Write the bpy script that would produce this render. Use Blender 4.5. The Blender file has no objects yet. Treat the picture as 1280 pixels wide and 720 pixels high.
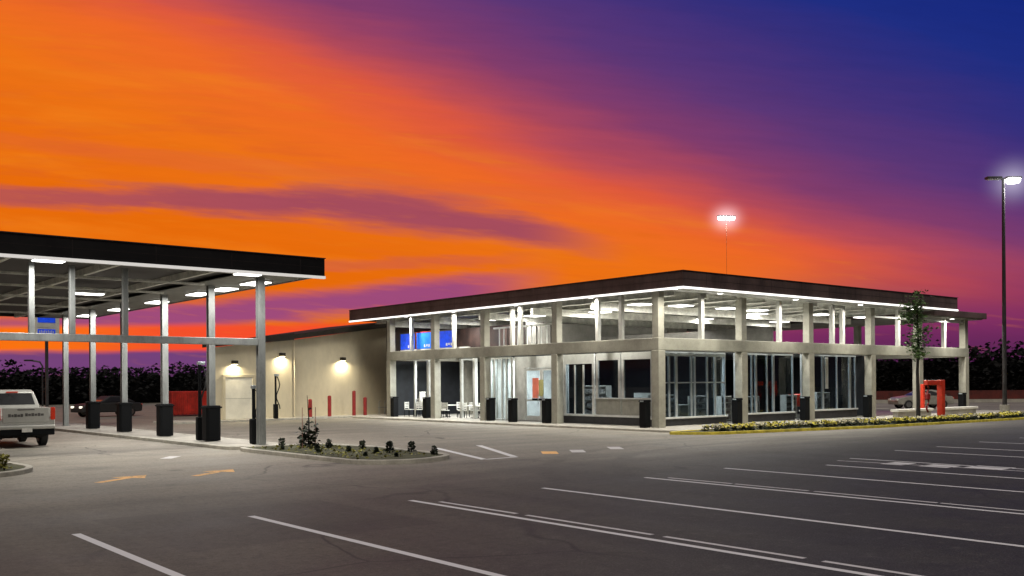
import bpy, bmesh, math, random
from mathutils import Vector, Matrix
random.seed(11)
R = math.radians
sc = bpy.context.scene
col = sc.collection

# ------------------------------------------------------------------ materials
def lin(c):
    return tuple(((v/255)/12.92 if v/255 <= .04045 else ((v/255+.055)/1.055)**2.4) for v in c) + (1.0,)

class X:
    """thin wrapper so node maths reads like maths"""
    nt = None
    def __init__(s, sock): s.k = sock
    @staticmethod
    def op(o, *a, clamp=False):
        n = X.nt.nodes.new('ShaderNodeMath'); n.operation = o; n.use_clamp = clamp
        for i, v in enumerate(a):
            if isinstance(v, X): X.nt.links.new(v.k, n.inputs[i])
            else: n.inputs[i].default_value = v
        return X(n.outputs[0])
    def __add__(s, o): return X.op('ADD', s, o)
    __radd__ = __add__
    def __sub__(s, o): return X.op('SUBTRACT', s, o)
    def __rsub__(s, o): return X.op('SUBTRACT', o, s)
    def __mul__(s, o): return X.op('MULTIPLY', s, o)
    __rmul__ = __mul__
    def __truediv__(s, o): return X.op('DIVIDE', s, o)
def smooth(x, a, b, lo=0., hi=1.):
    n = X.nt.nodes.new('ShaderNodeMapRange'); n.interpolation_type = 'SMOOTHSTEP'
    X.nt.links.new(x.k, n.inputs[0])
    for i, v in zip((1, 2, 3, 4), (a, b, lo, hi)): n.inputs[i].default_value = v
    return X(n.outputs[0])
def mixc(f, a, b):
    n = X.nt.nodes.new('ShaderNodeMix'); n.data_type = 'RGBA'
    for i, v in ((0, f), (6, a), (7, b)):
        if isinstance(v, X): X.nt.links.new(v.k, n.inputs[i])
        else: n.inputs[i].default_value = v
    return X(n.outputs[2])
def xyz(x, y, z):
    n = X.nt.nodes.new('ShaderNodeCombineXYZ')
    for i, v in enumerate((x, y, z)):
        if isinstance(v, X): X.nt.links.new(v.k, n.inputs[i])
        else: n.inputs[i].default_value = v
    return X(n.outputs[0])
def noise(vec, scale, detail=3, rough=.55):
    n = X.nt.nodes.new('ShaderNodeTexNoise'); X.nt.links.new(vec.k, n.inputs['Vector'])
    n.inputs['Scale'].default_value = scale; n.inputs['Detail'].default_value = detail; n.inputs['Roughness'].default_value = rough
    return X(n.outputs[0])
def ramp(x, stops):
    n = X.nt.nodes.new('ShaderNodeValToRGB'); X.nt.links.new(x.k, n.inputs[0])
    e = n.color_ramp.elements
    while len(e) < len(stops): e.new(.5)
    for el, (p, c) in zip(e, stops): el.position = p; el.color = c
    return X(n.outputs[0])

def base_mat(name):
    m = bpy.data.materials.new(name); m.use_nodes = True
    nt = m.node_tree; X.nt = nt
    return m, nt, nt.nodes['Principled BSDF']
def objpos():
    n = X.nt.nodes.new('ShaderNodeNewGeometry'); return X(n.outputs['Position'])

def mat(name, c, rough=.6, metal=0., var=.18, scale=2.5, bump=.0, bscale=40, emit=0, emitc=None, stretch=(1, 1, 1), coat=0):
    m, nt, b = base_mat(name)
    p = objpos()
    vm = nt.nodes.new('ShaderNodeVectorMath'); vm.operation = 'MULTIPLY'
    nt.links.new(p.k, vm.inputs[0]); vm.inputs[1].default_value = stretch
    p = X(vm.outputs[0])
    n1 = noise(p, scale, 5, .6); n2 = noise(p, scale*9, 3, .6)
    f = n1*.7 + n2*.3
    lo = tuple(max(0, v*(1-var*1.6)) for v in c[:3]) + (1,); hi = tuple(min(1, v*(1+var*1.3)) for v in c[:3]) + (1,)
    nt.links.new(mixc(smooth(f, .3, .7), lo, hi).k, b.inputs['Base Color'])
    nt.links.new((f*.25 + (rough-.12)).k, b.inputs['Roughness'])
    b.inputs['Metallic'].default_value = metal
    b.inputs['Coat Weight'].default_value = coat
    if bump:
        bn = nt.nodes.new('ShaderNodeBump'); bn.inputs['Strength'].default_value = bump; bn.inputs['Distance'].default_value = .02
        nt.links.new(noise(p, bscale, 4).k, bn.inputs['Height']); nt.links.new(bn.outputs[0], b.inputs['Normal'])
    if emit:
        b.inputs['Emission Color'].default_value = emitc or c; b.inputs['Emission Strength'].default_value = emit
    return m

def glow(name, c, s):
    m, nt, b = base_mat(name)
    b.inputs['Base Color'].default_value = (.8, .8, .8, 1)
    b.inputs['Emission Color'].default_value = c; b.inputs['Emission Strength'].default_value = s
    return m

def glass_mat(name, tint, refl=1.0):
    m = bpy.data.materials.new(name); m.use_nodes = True
    nt = m.node_tree; nt.nodes.clear(); X.nt = nt
    o = nt.nodes.new('ShaderNodeOutputMaterial'); tr = nt.nodes.new('ShaderNodeBsdfTransparent'); gl = nt.nodes.new('ShaderNodeBsdfGlossy')
    mx = nt.nodes.new('ShaderNodeMixShader'); ge = nt.nodes.new('ShaderNodeNewGeometry'); dt = nt.nodes.new('ShaderNodeVectorMath'); dt.operation = 'DOT_PRODUCT'
    nt.links.new(ge.outputs['Incoming'], dt.inputs[0]); nt.links.new(ge.outputs['Normal'], dt.inputs[1])
    fr = X.op('POWER', 1. - X.op('ABSOLUTE', X(dt.outputs['Value'])), 5.)*.96 + .04
    tr.inputs[0].default_value = tint; gl.inputs['Roughness'].default_value = .02
    nt.links.new(X.op('MULTIPLY', fr, refl, clamp=True).k, mx.inputs[0])
    nt.links.new(tr.outputs[0], mx.inputs[1]); nt.links.new(gl.outputs[0], mx.inputs[2]); nt.links.new(mx.outputs[0], o.inputs[0])
    return m

M = {}
M['black_fascia'] = mat('black_fascia', (.0035, .003, .003), .45, var=.3, scale=.8)
M['brown_fascia'] = mat('brown_fascia', (.075, .048, .046), .55, var=.3, scale=.7, stretch=(1, 1, .3))
M['seam'] = mat('seam', (.02, .014, .014), .5)
M['roof_membrane'] = mat('roof_membrane', (.03, .03, .032), .8)
M['soffit'] = mat('soffit', (.20, .205, .19), .55, var=.2, scale=1.2)
M['deck'] = mat('deck', (.03, .026, .023), .6, var=.35, scale=1.0)
M['steel'] = mat('steel', (.30, .315, .31), .42, .35, var=.16, scale=3, stretch=(1, 1, .35))
M['store_deck'] = mat('store_deck', (.022, .021, .018), .7, var=.3)
M['joist'] = mat('joist', (.72, .72, .66), .5, .2, var=.2)
M['column_paint'] = mat('column_paint', (.33, .322, .268), .55, var=.12, scale=2.2, bump=.08)
M['beam_paint'] = mat('beam_paint', (.30, .295, .245), .55, var=.14, scale=1.5, bump=.06)
M['white_frame'] = mat('white_frame', (.68, .70, .68), .35, .1, var=.08)
M['post_paint'] = mat('post_paint', (.48, .48, .45), .45, .1, var=.1)
M['grey_frame'] = mat('grey_frame', (.42, .47, .50), .35, .4, var=.12)
M['grey_panel'] = mat('grey_panel', (.30, .30, .26), .5, var=.12)
M['dark_dado'] = mat('dark_dado', (.030, .030, .033), .5, var=.3, scale=4, bump=.15, bscale=14)
M['black_plastic'] = mat('black_plastic', (.0028, .0034, .0045), .75, var=.25, scale=6)
M['black_plastic'].node_tree.nodes['Principled BSDF'].inputs['Specular IOR Level'].default_value = .18
M['interior_dark'] = mat('interior_dark', (.016, .019, .024), .7, var=.3)
M['interior_grey'] = mat('interior_grey', (.20, .195, .18), .6, var=.15)
M['interior_floor'] = mat('interior_floor', (.16, .155, .14), .3, var=.2)
M['vestibule'] = mat('vestibule', (.62, .64, .62), .4, var=.12)
M['stucco'] = mat('stucco', (.62, .56, .415), .85, var=.07, scale=.5, bump=.3, bscale=60, stretch=(1, 1, .5))
M['dark_roof'] = mat('dark_roof', (.028, .024, .018), .75, var=.3)
M['door_cream'] = mat('door_cream', (.78, .76, .66), .5, var=.06)
M['bronze_panel'] = mat('bronze_panel', (.035, .018, .014), .7, var=.5, scale=1.5)
M['bronze'] = mat('bronze', (.035, .028, .02), .5, .4)
M['red_paint'] = mat('red_paint', (.26, .016, .016), .45, var=.15, scale=5)
M['bright_red_paint'] = mat('bright_red_paint', (.60, .04, .015), .4, var=.12, scale=6)  # vivid orange-red paint, no emission
M['container_red'] = mat('container_red', (.42, .02, .012), .6, var=.3, scale=1.5)
M['red_wall'] = mat('red_wall', (.09, .012, .009), .8, var=.35, scale=1.2)
M['concrete'] = mat('concrete', (.36, .34, .30), .85, var=.16, scale=1.1, bump=.25, bscale=50)
M['kerb'] = mat('kerb', (.42, .40, .35), .85, var=.18, scale=2.4, bump=.3, bscale=60)
M['kerb_yellow'] = mat('kerb_yellow', (.62, .52, .06), .75, var=.28, scale=3, bump=.25, bscale=50)
M['stake'] = mat('stake', (.38, .22, .18), .7)
M['soil'] = mat('soil', (.06, .062, .028), .95, var=.5, scale=4, bump=.9, bscale=14)
M['bark'] = mat('bark', (.022, .02, .019), .9, var=.3, scale=8, bump=.5, bscale=30)
M['leaf'] = mat('leaf', (.085, .16, .045), .6, var=.6, scale=2.2)
M['leaf_dark'] = mat('leaf_dark', (.014, .024, .009), .7, var=.5, scale=3)
M['leaf_lime'] = mat('leaf_lime', (.22, .21, .035), .6, var=.5, scale=5)
M['wood_dark'] = mat('wood_dark', (.0022, .0024, .0026), .95, var=.5, scale=.4)
M['petal'] = mat('petal', (.78, .66, .10), .6, var=.3, scale=6)
M['petal_pale'] = mat('petal_pale', (.62, .58, .40), .6, var=.3, scale=6)
M['truck_paint'] = mat('truck_paint', (.47, .465, .43), .36, .2, var=.06, coat=.5)
M['dull_dark'] = mat('dull_dark', (.02, .02, .021), .6)
M['dark_paint'] = mat('dark_paint', (.014, .014, .016), .3, coat=.5)
M['red_car'] = mat('red_car', (.32, .02, .012), .3, coat=.5)
M['white_car'] = mat('white_car', (.24, .23, .20), .32, coat=.5)
M['rubber'] = mat('rubber', (.010, .010, .010), .8, var=.3, scale=10)
M['rim'] = mat('rim', (.22, .22, .22), .35, .8)
M['tail_red'] = mat('tail_red', (.35, .02, .012), .25, emit=.14, emitc=(1, .06, .01, 1))
M['letters'] = mat('letters', (.09, .085, .08), .5)
M['white_plastic'] = mat('white_plastic', (.70, .69, .64), .45, var=.1)
M['blue_panel'] = mat('blue_panel', (.01, .05, .5), .3, var=.55, scale=.55, emit=.55, emitc=(.012, .075, .80, 1))
M['blue_panel_light'] = mat('blue_panel_light', (.02, .14, .6), .3, var=.4, scale=.55, emit=.75, emitc=(.015, .17, .85, 1))
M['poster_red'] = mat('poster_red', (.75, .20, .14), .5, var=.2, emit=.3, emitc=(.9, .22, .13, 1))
M['poster_yellow'] = mat('poster_yellow', (.55, .52, .22), .5, var=.2)
M['goods'] = mat('goods', (.55, .55, .48), .5, var=.9, scale=3.2)
M['goods_dark'] = mat('goods_dark', (.14, .12, .10), .5, var=.9, scale=4)
M['pole'] = mat('pole', (.05, .048, .05), .5, .5)
M['far_pole'] = mat('far_pole', (.05, .018, .006), .6)
M['glass'] = glass_mat('store_glass', (.62, .68, .72, 1))
M['glass_pale'] = glass_mat('door_glass', (.78, .82, .84, 1), .8)
M['car_glass'] = glass_mat('car_glass', (.10, .11, .12, 1))
M['trim_glow'] = glow('edge_glow', (1, .98, .95, 1), .42)
M['strip'] = glow('strip_light', (1, .985, .93, 1), 1.5)
M['lamp_face'] = glow('lamp_face', (1, .98, .92, 1), 6)
M['flood_face'] = glow('flood_face', (1, .98, .96, 1), 30)
M['sconce_face'] = glow('sconce_face', (1, .86, .52, 1), 8)
M['soft_glow'] = glow('soft_glow', (1, .88, .66, 1), 1.6)

def paint_mat(name, c, wear=.5):
    """weathered road paint: the asphalt shows through in flecks"""
    m, nt, b = base_mat(name)
    p = objpos()
    n = noise(p, 7, 6, .7); n2 = noise(p, .9, 3)
    f = smooth(n*.65 + n2*.35, wear-.14, wear+.02)
    nt.links.new(mixc(f, (.07, .066, .062, 1), c).k, b.inputs['Base Color']); b.inputs['Roughness'].default_value = .75
    return m
M['line_paint'] = paint_mat('line_paint', (.74, .74, .76, 1), .34)
M['line_thin'] = paint_mat('line_worn', (.64, .63, .64, 1), .42)
M['orange_paint'] = paint_mat('orange_paint', (.95, .55, .20, 1), .46)

def ground_mat():
    m, nt, b = base_mat('worn_asphalt')
    p = objpos()
    sep = nt.nodes.new('ShaderNodeSeparateXYZ'); nt.links.new(p.k, sep.inputs[0])
    gx, gy = X(sep.outputs[0]), X(sep.outputs[1])
    big = noise(p, .09, 4, .6); mid = noise(p, .55, 5, .62); fine = noise(p, 38, 3, .7)
    along = noise(xyz(gx*.9, gy*.05, 0.), 1.0, 4, .6)      # wheel tracks along the lanes
    across = noise(xyz(gx*.06, gy*.8, 3.), 1.0, 4, .6)
    # paler lane beside the canopies, with their light spill put into the colours
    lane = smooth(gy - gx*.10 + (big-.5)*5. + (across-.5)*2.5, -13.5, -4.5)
    spill = smooth(gy - gx + (big-.5)*9., -4., 14.)  # lamp light fading over the stalls, put into the colour
    stall_tone = mixc(spill, mixc(smooth(mid*.5 + along*.5, .32, .68), (.017, .0172, .0165, 1), (.042, .041, .037, 1)), mixc(smooth(mid*.5 + along*.5, .30, .70), (.080, .071, .055, 1), (.155, .138, .106, 1)))
    lane_tone = mixc(smooth(mid*.45 + across*.55, .3, .7), (.20, .184, .150, 1), (.37, .335, .275, 1))
    c = mixc(lane, stall_tone, lane_tone)
    stain = smooth(noise(p, .33, 3, .5), .60, .74)
    c = mixc(stain*.38, c, (.03, .028, .026, 1))
    c = mixc(smooth(fine, .42, .72)*.45, c, (.22, .21, .19, 1))
    # oil drips under the stalls, tyre scuffs along the lane
    vo = nt.nodes.new('ShaderNodeTexVoronoi'); vo.inputs['Scale'].default_value = .42; nt.links.new(p.k, vo.inputs['Vector'])
    spot = smooth(X(vo.outputs['Distance']) + (mid-.5)*.25, .03, .13, 1., 0.)*smooth(big, .42, .55)
    c = mixc(spot*.55, c, (.012, .011, .010, 1))
    arc = X.op('ABSOLUTE', X.op('SQRT', (gx+6.)*(gx+6.) + (gy+22.)*(gy+22.)) - 13.4 + (mid-.5)*.8)
    arc2 = X.op('ABSOLUTE', X.op('SQRT', (gx+6.)*(gx+6.) + (gy+22.)*(gy+22.)) - 15.2 + (mid-.5)*.8)
    scuff = smooth(X.op('MINIMUM', arc, arc2), .08, .38, 1., 0.)*smooth(across*.5+big*.5, .42, .58)
    c = mixc(scuff*.35, c, (.022, .02, .019, 1))
    grain = smooth(noise(p, 14, 4, .75), .35, .68)
    c = mixc((1.-grain)*.34, c, (.012, .011, .011, 1))
    speck = noise(p, 4.2, 5, .8)
    c = mixc(smooth(speck, .36, .50, 1., 0.)*.30, c, (.014, .013, .012, 1))
    c = mixc(smooth(speck, .54, .68)*.16, c, (.26, .245, .22, 1))
    # squarish repairs in the lane, a shade darker
    pb = nt.nodes.new('ShaderNodeTexVoronoi'); pb.distance = 'CHEBYCHEV'; pb.inputs['Scale'].default_value = .085; pb.inputs['Randomness'].default_value = .8; nt.links.new(p.k, pb.inputs['Vector'])
    pr = nt.nodes.new('ShaderNodeSeparateColor'); nt.links.new(pb.outputs['Color'], pr.inputs[0])
    rep = smooth(X(pb.outputs['Distance']), .17, .18, 1., 0.)*smooth(X(pr.outputs[0]), .55, .56)
    c = mixc(rep*.30, c, (.03, .028, .026, 1))
    # cracks, sealed with tar
    v = nt.nodes.new('ShaderNodeTexVoronoi'); v.feature = 'DISTANCE_TO_EDGE'; v.inputs['Scale'].default_value = .13
    wv = nt.nodes.new('ShaderNodeVectorMath'); wv.operation = 'ADD'
    nz = nt.nodes.new('ShaderNodeTexNoise'); nz.inputs['Scale'].default_value = .5; nt.links.new(p.k, nz.inputs['Vector'])
    nt.links.new(p.k, wv.inputs[0]); nt.links.new(nz.outputs[1], wv.inputs[1]); nt.links.new(wv.outputs[0], v.inputs['Vector'])
    crack = smooth(X(v.outputs[0]), .0, .007, 1., 0.)*smooth(big, .45, .6)
    c = mixc(crack*.75, c, (.014, .013, .013, 1))
    nt.links.new(c.k, b.inputs['Base Color'])
    nt.links.new((mid*.3 + .55).k, b.inputs['Roughness'])
    bn = nt.nodes.new('ShaderNodeBump'); bn.inputs['Strength'].default_value = .35; bn.inputs['Distance'].default_value = .012
    nt.links.new((fine + mid*.6).k, bn.inputs['Height']); nt.links.new(bn.outputs[0], b.inputs['Normal'])
    return m
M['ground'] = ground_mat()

# ------------------------------------------------------------------ mesh helpers
class MB:
    def __init__(s): s.b = bmesh.new()
    def box(s, x0, x1, y0, y1, z0, z1, rz=0., piv=None):
        cx, cy, cz = (x0+x1)/2, (y0+y1)/2, (z0+z1)/2
        m = Matrix.Translation((cx, cy, cz)) @ Matrix.Rotation(rz, 4, 'Z') @ Matrix.Diagonal((abs(x1-x0), abs(y1-y0), abs(z1-z0), 1))
        bmesh.ops.create_cube(s.b, size=1, matrix=m); return s
    def tube(s, pts, r, n=8, caps=True):
        pts = [Vector(p) for p in pts]; rs = r if isinstance(r, (list, tuple)) else [r]*len(pts)
        rings = []
        for i, p in enumerate(pts):
            d = (pts[min(i+1, len(pts)-1)] - pts[max(i-1, 0)]).normalized()
            a = d.cross(Vector((0, 0, 1)) if abs(d.z) < .9 else Vector((1, 0, 0))).normalized(); c = d.cross(a)
            rings.append([s.b.verts.new(p + (a*math.cos(t) + c*math.sin(t))*rs[i]) for t in (2*math.pi*k/n for k in range(n))])
        for q, w in zip(rings, rings[1:]):
            for k in range(n): s.b.faces.new((q[k], q[(k+1) % n], w[(k+1) % n], w[k]))
        if caps: s.b.faces.new(rings[0][::-1]); s.b.faces.new(rings[-1])
        return s
    def prism(s, poly, z0, z1):
        a = [s.b.verts.new((x, y, z0)) for x, y in poly]; c = [s.b.verts.new((x, y, z1)) for x, y in poly]
        n = len(poly)
        for k in range(n): s.b.faces.new((a[k], a[(k+1) % n], c[(k+1) % n], c[k]))
        s.b.faces.new(a[::-1]); s.b.faces.new(c); return s
    def extrude_x(s, poly, x0, x1, taper=None):
        """poly in (y,z), swept along x"""
        a = [s.b.verts.new((x0, y, z)) for y, z in poly]; c = [s.b.verts.new((x1, y, z)) for y, z in poly]
        n = len(poly)
        for k in range(n): s.b.faces.new((a[k], a[(k+1) % n], c[(k+1) % n], c[k]))
        s.b.faces.new(a[::-1]); s.b.faces.new(c); return s
    def quad(s, *p):
        s.b.faces.new([s.b.verts.new(q) for q in p]); return s
    def leaves(s, pts, size, flat=.0):
        for p in pts:
            k = size*random.uniform(.6, 1.35)
            m = Matrix.Rotation(random.uniform(0, 6.28), 3, 'Z') @ Matrix.Rotation(random.uniform(-1.2, 1.2), 3, 'X')
            w = k*.42
            q = [Vector((-k*.5, 0, 0)), Vector((0, -w, .12*k)), Vector((k*.5, 0, 0)), Vector((0, w, .12*k))]
            s.b.faces.new([s.b.verts.new(Vector(p) + m @ v) for v in q])
        return s
    def build(s, name, m, parent=None, bevel=0., smooth=False, seg=2):
        bmesh.ops.recalc_face_normals(s.b, faces=s.b.faces)
        me = bpy.data.meshes.new(name); s.b.to_mesh(me); s.b.free()
        me.materials.append(m)
        o = bpy.data.objects.new(name, me); col.objects.link(o); o.parent = parent
        if smooth:
            for p in me.polygons: p.use_smooth = True
        if bevel:
            md = o.modifiers.new('bevel', 'BEVEL'); md.width = bevel; md.segments = seg; md.limit_method = 'ANGLE'
        return o

def tag(o, label=None, cat=None, group=None, kind=None):
    for k, v in (('label', label), ('category', cat), ('group', group), ('kind', kind)):
        if v: o[k] = v
    return o
def empty(name, loc, label, cat, group=None, rz=0):
    o = bpy.data.objects.new(name, None); col.objects.link(o); o.location = loc; o.rotation_euler.z = rz
    o.empty_display_size = .2
    return tag(o, label, cat, group)
def copy_tree(o, parent=None):
    c = o.copy(); col.objects.link(c); c.parent = parent
    for ch in list(o.children): copy_tree(ch, c)
    return c
def struct(o): o['kind'] = 'structure'; return o
def area(loc, sx, sy, watts, color=(1, .97, .90), rot=(0, 0, 0), spread=160):
    l = bpy.data.lights.new('lamp', 'AREA'); l.shape = 'RECTANGLE'; l.size = sx; l.size_y = sy; l.energy = watts; l.color = color; l.spread = R(spread)
    o = bpy.data.objects.new('lamp', l); col.objects.link(o); o.location = loc; o.rotation_euler = rot; return o

# ------------------------------------------------------------------ camera: on foot at the edge of the lot
YAW = .685
CAM = Vector((-33.966, -30.899, 2.2))
cd = bpy.data.cameras.new('camera'); cam = bpy.data.objects.new('camera', cd); col.objects.link(cam)
cam.matrix_world = Matrix.Translation(CAM) @ Matrix.Rotation(-(math.pi/2-YAW) if False else -(math.pi/2 - .885796), 4, 'Z') @ Matrix.Rotation(math.pi/2, 4, 'X') @ Matrix.Rotation(-.00664, 4, 'Z')
cd.sensor_width = 36; cd.lens = 36*1231/1280; cd.shift_y = 118.4/1280; cd.clip_end = 3000
sc.camera = cam

# ------------------------------------------------------------------ dusk sky
def make_sky():
    w = bpy.data.worlds.new('World'); sc.world = w; w.use_nodes = True
    nt = w.node_tree; nt.nodes.clear(); X.nt = nt
    out = nt.nodes.new('ShaderNodeOutputWorld'); bg = nt.nodes.new('ShaderNodeBackground'); bg2 = nt.nodes.new('ShaderNodeBackground'); add = nt.nodes.new('ShaderNodeAddShader')
    st = nt.nodes.new('ShaderNodeTexSky'); st.sky_type = 'NISHITA'; st.sun_disc = False
    st.sun_elevation = R(1.0); st.sun_rotation = R(5)
    nt.links.new(st.outputs[0], bg2.inputs[0]); bg2.inputs[1].default_value = .001
    tc = nt.nodes.new('ShaderNodeTexCoord'); sp = nt.nodes.new('ShaderNodeSeparateXYZ'); nt.links.new(tc.outputs['Generated'], sp.inputs[0])
    dx, dy, dz = (X(sp.outputs[i]) for i in range(3))
    sa, ca = math.sin(.885796-0), math.cos(.885796-0)
    fx, fy = ca, sa                       # the western horizon, where the glow is
    rx, ry = sa, -ca
    east = dx*rx + dy*ry; fwd = dx*fx + dy*fy
    az = X.op('ARCTAN2', east, fwd)
    az = X.op('MAXIMUM', X.op('MINIMUM', az, 1.15), -1.15)
    ta = X.op('TANGENT', az)
    hor = X.op('SQRT', east*east + fwd*fwd)
    el = X.op('DIVIDE', dz, X.op('MAXIMUM', hor, .05))*X.op('SQRT', ta*ta + 1.)
    el = X.op('MINIMUM', el, 1.6)
    u = ta*1231. + 640.                   # azimuth measure, about 0.05 degrees a unit
    v = 478. - el*1231.                   # falls with elevation, 478 at the horizon
    vs = v - u*.14
    nv = xyz(u*.0016, vs*.0085, 0.)
    n1 = noise(nv, 1.0, 4, .5); n2 = noise(xyz(u*.0032, vs*.024, 4.), 1.0, 5, .55); n3 = noise(xyz(u*.006, (v-u*.05)*.05, 9.), 1.0, 4, .55)
    n4 = noise(xyz(u*.011, (v-u*.1)*.11, 2.), 1.0, 5, .6)
    lowv = X.op('MAXIMUM', v - 240., 0.)
    q = u - v*2.4 + (n1-.5)*190. + (n2-.5)*130. + (n3-.5)*50. - lowv*1.25
    stops = [(-900, (229, 104, 2)), (-450, (233, 108, 8)), (-150, (238, 114, 20)), (60, (238, 104, 38)), (190, (222, 88, 62)), (310, (174, 72, 92)), (440, (130, 60, 108)),
             (650, (90, 54, 119)), (880, (54, 47, 124)), (1050, (30, 45, 130)), (1350, (16, 38, 126)), (2600, (12, 22, 74))]
    c = ramp((q + 900.)/3500., [((a+900)/3500, lin(k)) for a, k in stops])
    orange = smooth(q, 120., 260., 1., 0.)
    # brighter and darker veils inside the glow
    c = mixc(orange*smooth(n2, .48, .72)*.55, c, lin((243, 130, 26)))
    c = mixc(orange*smooth(n3*.5 + n1*.5, .50, .66)*.45, c, lin((214, 90, 36)))
    c = mixc(orange*smooth(n2*.6+n3*.4, .30, .42, 1., 0.)*.35, c, lin((222, 100, 8)))
    def streak(vc, half, soft, strength, colr, wob=26.):
        gd = X.op('ABSOLUTE', v + (n2-.5)*wob + (n3-.5)*22. + (n4-.5)*14. - vc)
        f = X.op('DIVIDE', gd, half if isinstance(half, X) else X.op('ADD', half, soft*.6))
        return mixc(smooth(f, .35, 1.5, 1., 0.)*strength, c, lin(colr))
    k = X.op('MAXIMUM', u - 350., 0.)
    s1 = smooth(u, 640., 800., 1., 0.)*smooth(u, -200., 420., .55, .92)
    ub = (u-510.)/190.
    c = streak(u*.035 + k*k*.00027 + 237., X.op('EXPONENT', ub*ub*-1.)*11. + 13., 0., s1, (158, 72, 96), 34.)
    c = streak(u*.12 + 168., 3., 14., s1*.35, (214, 92, 62), 40.)
    s2 = smooth(u, 560., 720., 1., 0.)
    c = streak(u*-.085 + 413., 9., 17., s2, (158, 74, 122))
    c = streak(u*-.03 + 342., 2., 9., s2*.35, (190, 82, 84))
    # clear strip under the clouds, then the haze on the horizon
    left = smooth(u, 560., 760., 1., 0.)
    c = mixc(smooth(v, 398., 408.)*left, c, mixc(smooth(u, 40., 240.), lin((250, 112, 18)), lin((246, 78, 44))))
    c = mixc(smooth(v + (n3-.5)*12., 432., 440.)*left, c, lin((112, 64, 122)))
    c = mixc(smooth(v, 370., 425.)*smooth(u, 760., 960.), c, lin((138, 48, 98)))
    right = smooth(u, 860., 1120.)
    c = mixc(smooth(v, 310., 400.)*right*.9, c, lin((122, 44, 98)))
    c = mixc(smooth(v, 395., 455.)*right*.9, c, lin((84, 36, 84)))
    c = mixc(smooth(v, 452., 480.), c, lin((40, 24, 44)))
    c = mixc(smooth(n4, .35, .75)*.10, c, mixc(.5, c, (0, 0, 0, 1)))
    c = mixc(smooth(n4*.6+n3*.4, .52, .72)*orange*.28, c, lin((250, 134, 20)))
    away = smooth(X.op('ABSOLUTE', X.op('ARCTAN2', east, fwd)), .62, 1.5)
    c = mixc(away*.93, c, lin((52, 48, 56)))
    nt.links.new(c.k, bg.inputs[0]); bg.inputs[1].default_value = 1.0
    nt.links.new(bg.outputs[0], add.inputs[0]); nt.links.new(bg2.outputs[0], add.inputs[1]); nt.links.new(add.outputs[0], out.inputs[0])
make_sky()
sl = bpy.data.lights.new('lot_fill', 'SUN'); sl.energy = 1.75; sl.angle = R(25); sl.color = (1, .93, .80)
so = bpy.data.objects.new('lot_fill', sl); col.objects.link(so); so.rotation_euler = (R(28), R(-22), 0)  # broad fill standing in for the unseen lamps of the lot

# ------------------------------------------------------------------ ground
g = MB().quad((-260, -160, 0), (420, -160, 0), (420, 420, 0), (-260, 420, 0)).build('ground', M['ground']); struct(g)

def line(x0, y0, x1, y1, w, m='line_paint', name='road_marking'):
    d = Vector((x1-x0, y1-y0, 0)).normalized(); n = Vector((-d.y, d.x, 0))*w/2
    a, b = Vector((x0, y0, .004)), Vector((x1, y1, .004))
    o = MB().quad(a-n, b-n, b+n, a+n).build(name, M[m]); struct(o); return o
for i, (x, y, l) in enumerate(((-29.75, -15.5, 13), (-26.95, -15.4, 13), (-23.75, -15.35, 14), (-20.5, -15.4, 13), (-17.3, -15.3, 13), (-14.05, -15.0, 13), (-11.4, -16.2, 13), (-9.0, -15.4, 12), (-5.2, -14.6, 12), (-2.6, -14.6, 12), (.8, -14.4, 12), (4.2, -14.3, 12))):
    line(x, y, x-.1, y-l, .13)
def dashes(x, y, l, gap):
    yy = y; k = 0
    while yy > y-l:
        n = random.uniform(1.7, 2.9); line(x, yy, x, yy-n, .10, 'line_thin'); yy -= n+gap*random.uniform(.4, 1.3)
dashes(-23.46, -15.9, 13, .28); dashes(-16.95, -15.7, 12, .12)
line(-9.95, -15.6, -9.6, -20.5, .10, 'line_thin')
for x, y, l in ((-9.75, -17.25, .6), (-9.7, -18.35, .75), (-9.25, -19.4, .95)):
    line(x-.35, y-.25*0, x+.45, y, l)
line(-14.85, -3.4, -16.7, -8.5, .22); line(-12.95, -3.3, -15.4, -8.25, .22); line(-16.7, -8.5, -15.4, -8.4, .16)
def arrow(x, y, rz, s, m, label):
    p = [(-.09, -.75), (.09, -.75), (.09, .15), (.36, .15), (0, .75), (-.36, .15), (-.09, .15)]
    c, sn = math.cos(rz), math.sin(rz)
    q = [(x+s*(a*c-b*sn), y+s*(a*sn+b*c), .004) for a, b in p]
    b = MB(); vs = [b.b.verts.new(k) for k in q]; b.b.faces.new((vs[0], vs[1], vs[2], vs[6])); b.b.faces.new((vs[6], vs[2], vs[3], vs[4], vs[5]))
    o = b.build('arrow_marking', M[m]); struct(o)
arrow(-26.4, -7.15, R(-52), 1.25, 'orange_paint', '')
arrow(-24.15, -7.1, R(-52), 1.25, 'orange_paint', '')
line(-13.9, -8.2, -13.2, -7.3, .5, 'orange_paint'); line(-12.8, -8.3, -12.1, -7.4, .45, 'line_thin'); line(-10.9, -8.1, -10.2, -7.2, .45, 'line_thin')
line(-23.4, -1.6, -22.8, -.8, .35, 'line_thin')

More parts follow.
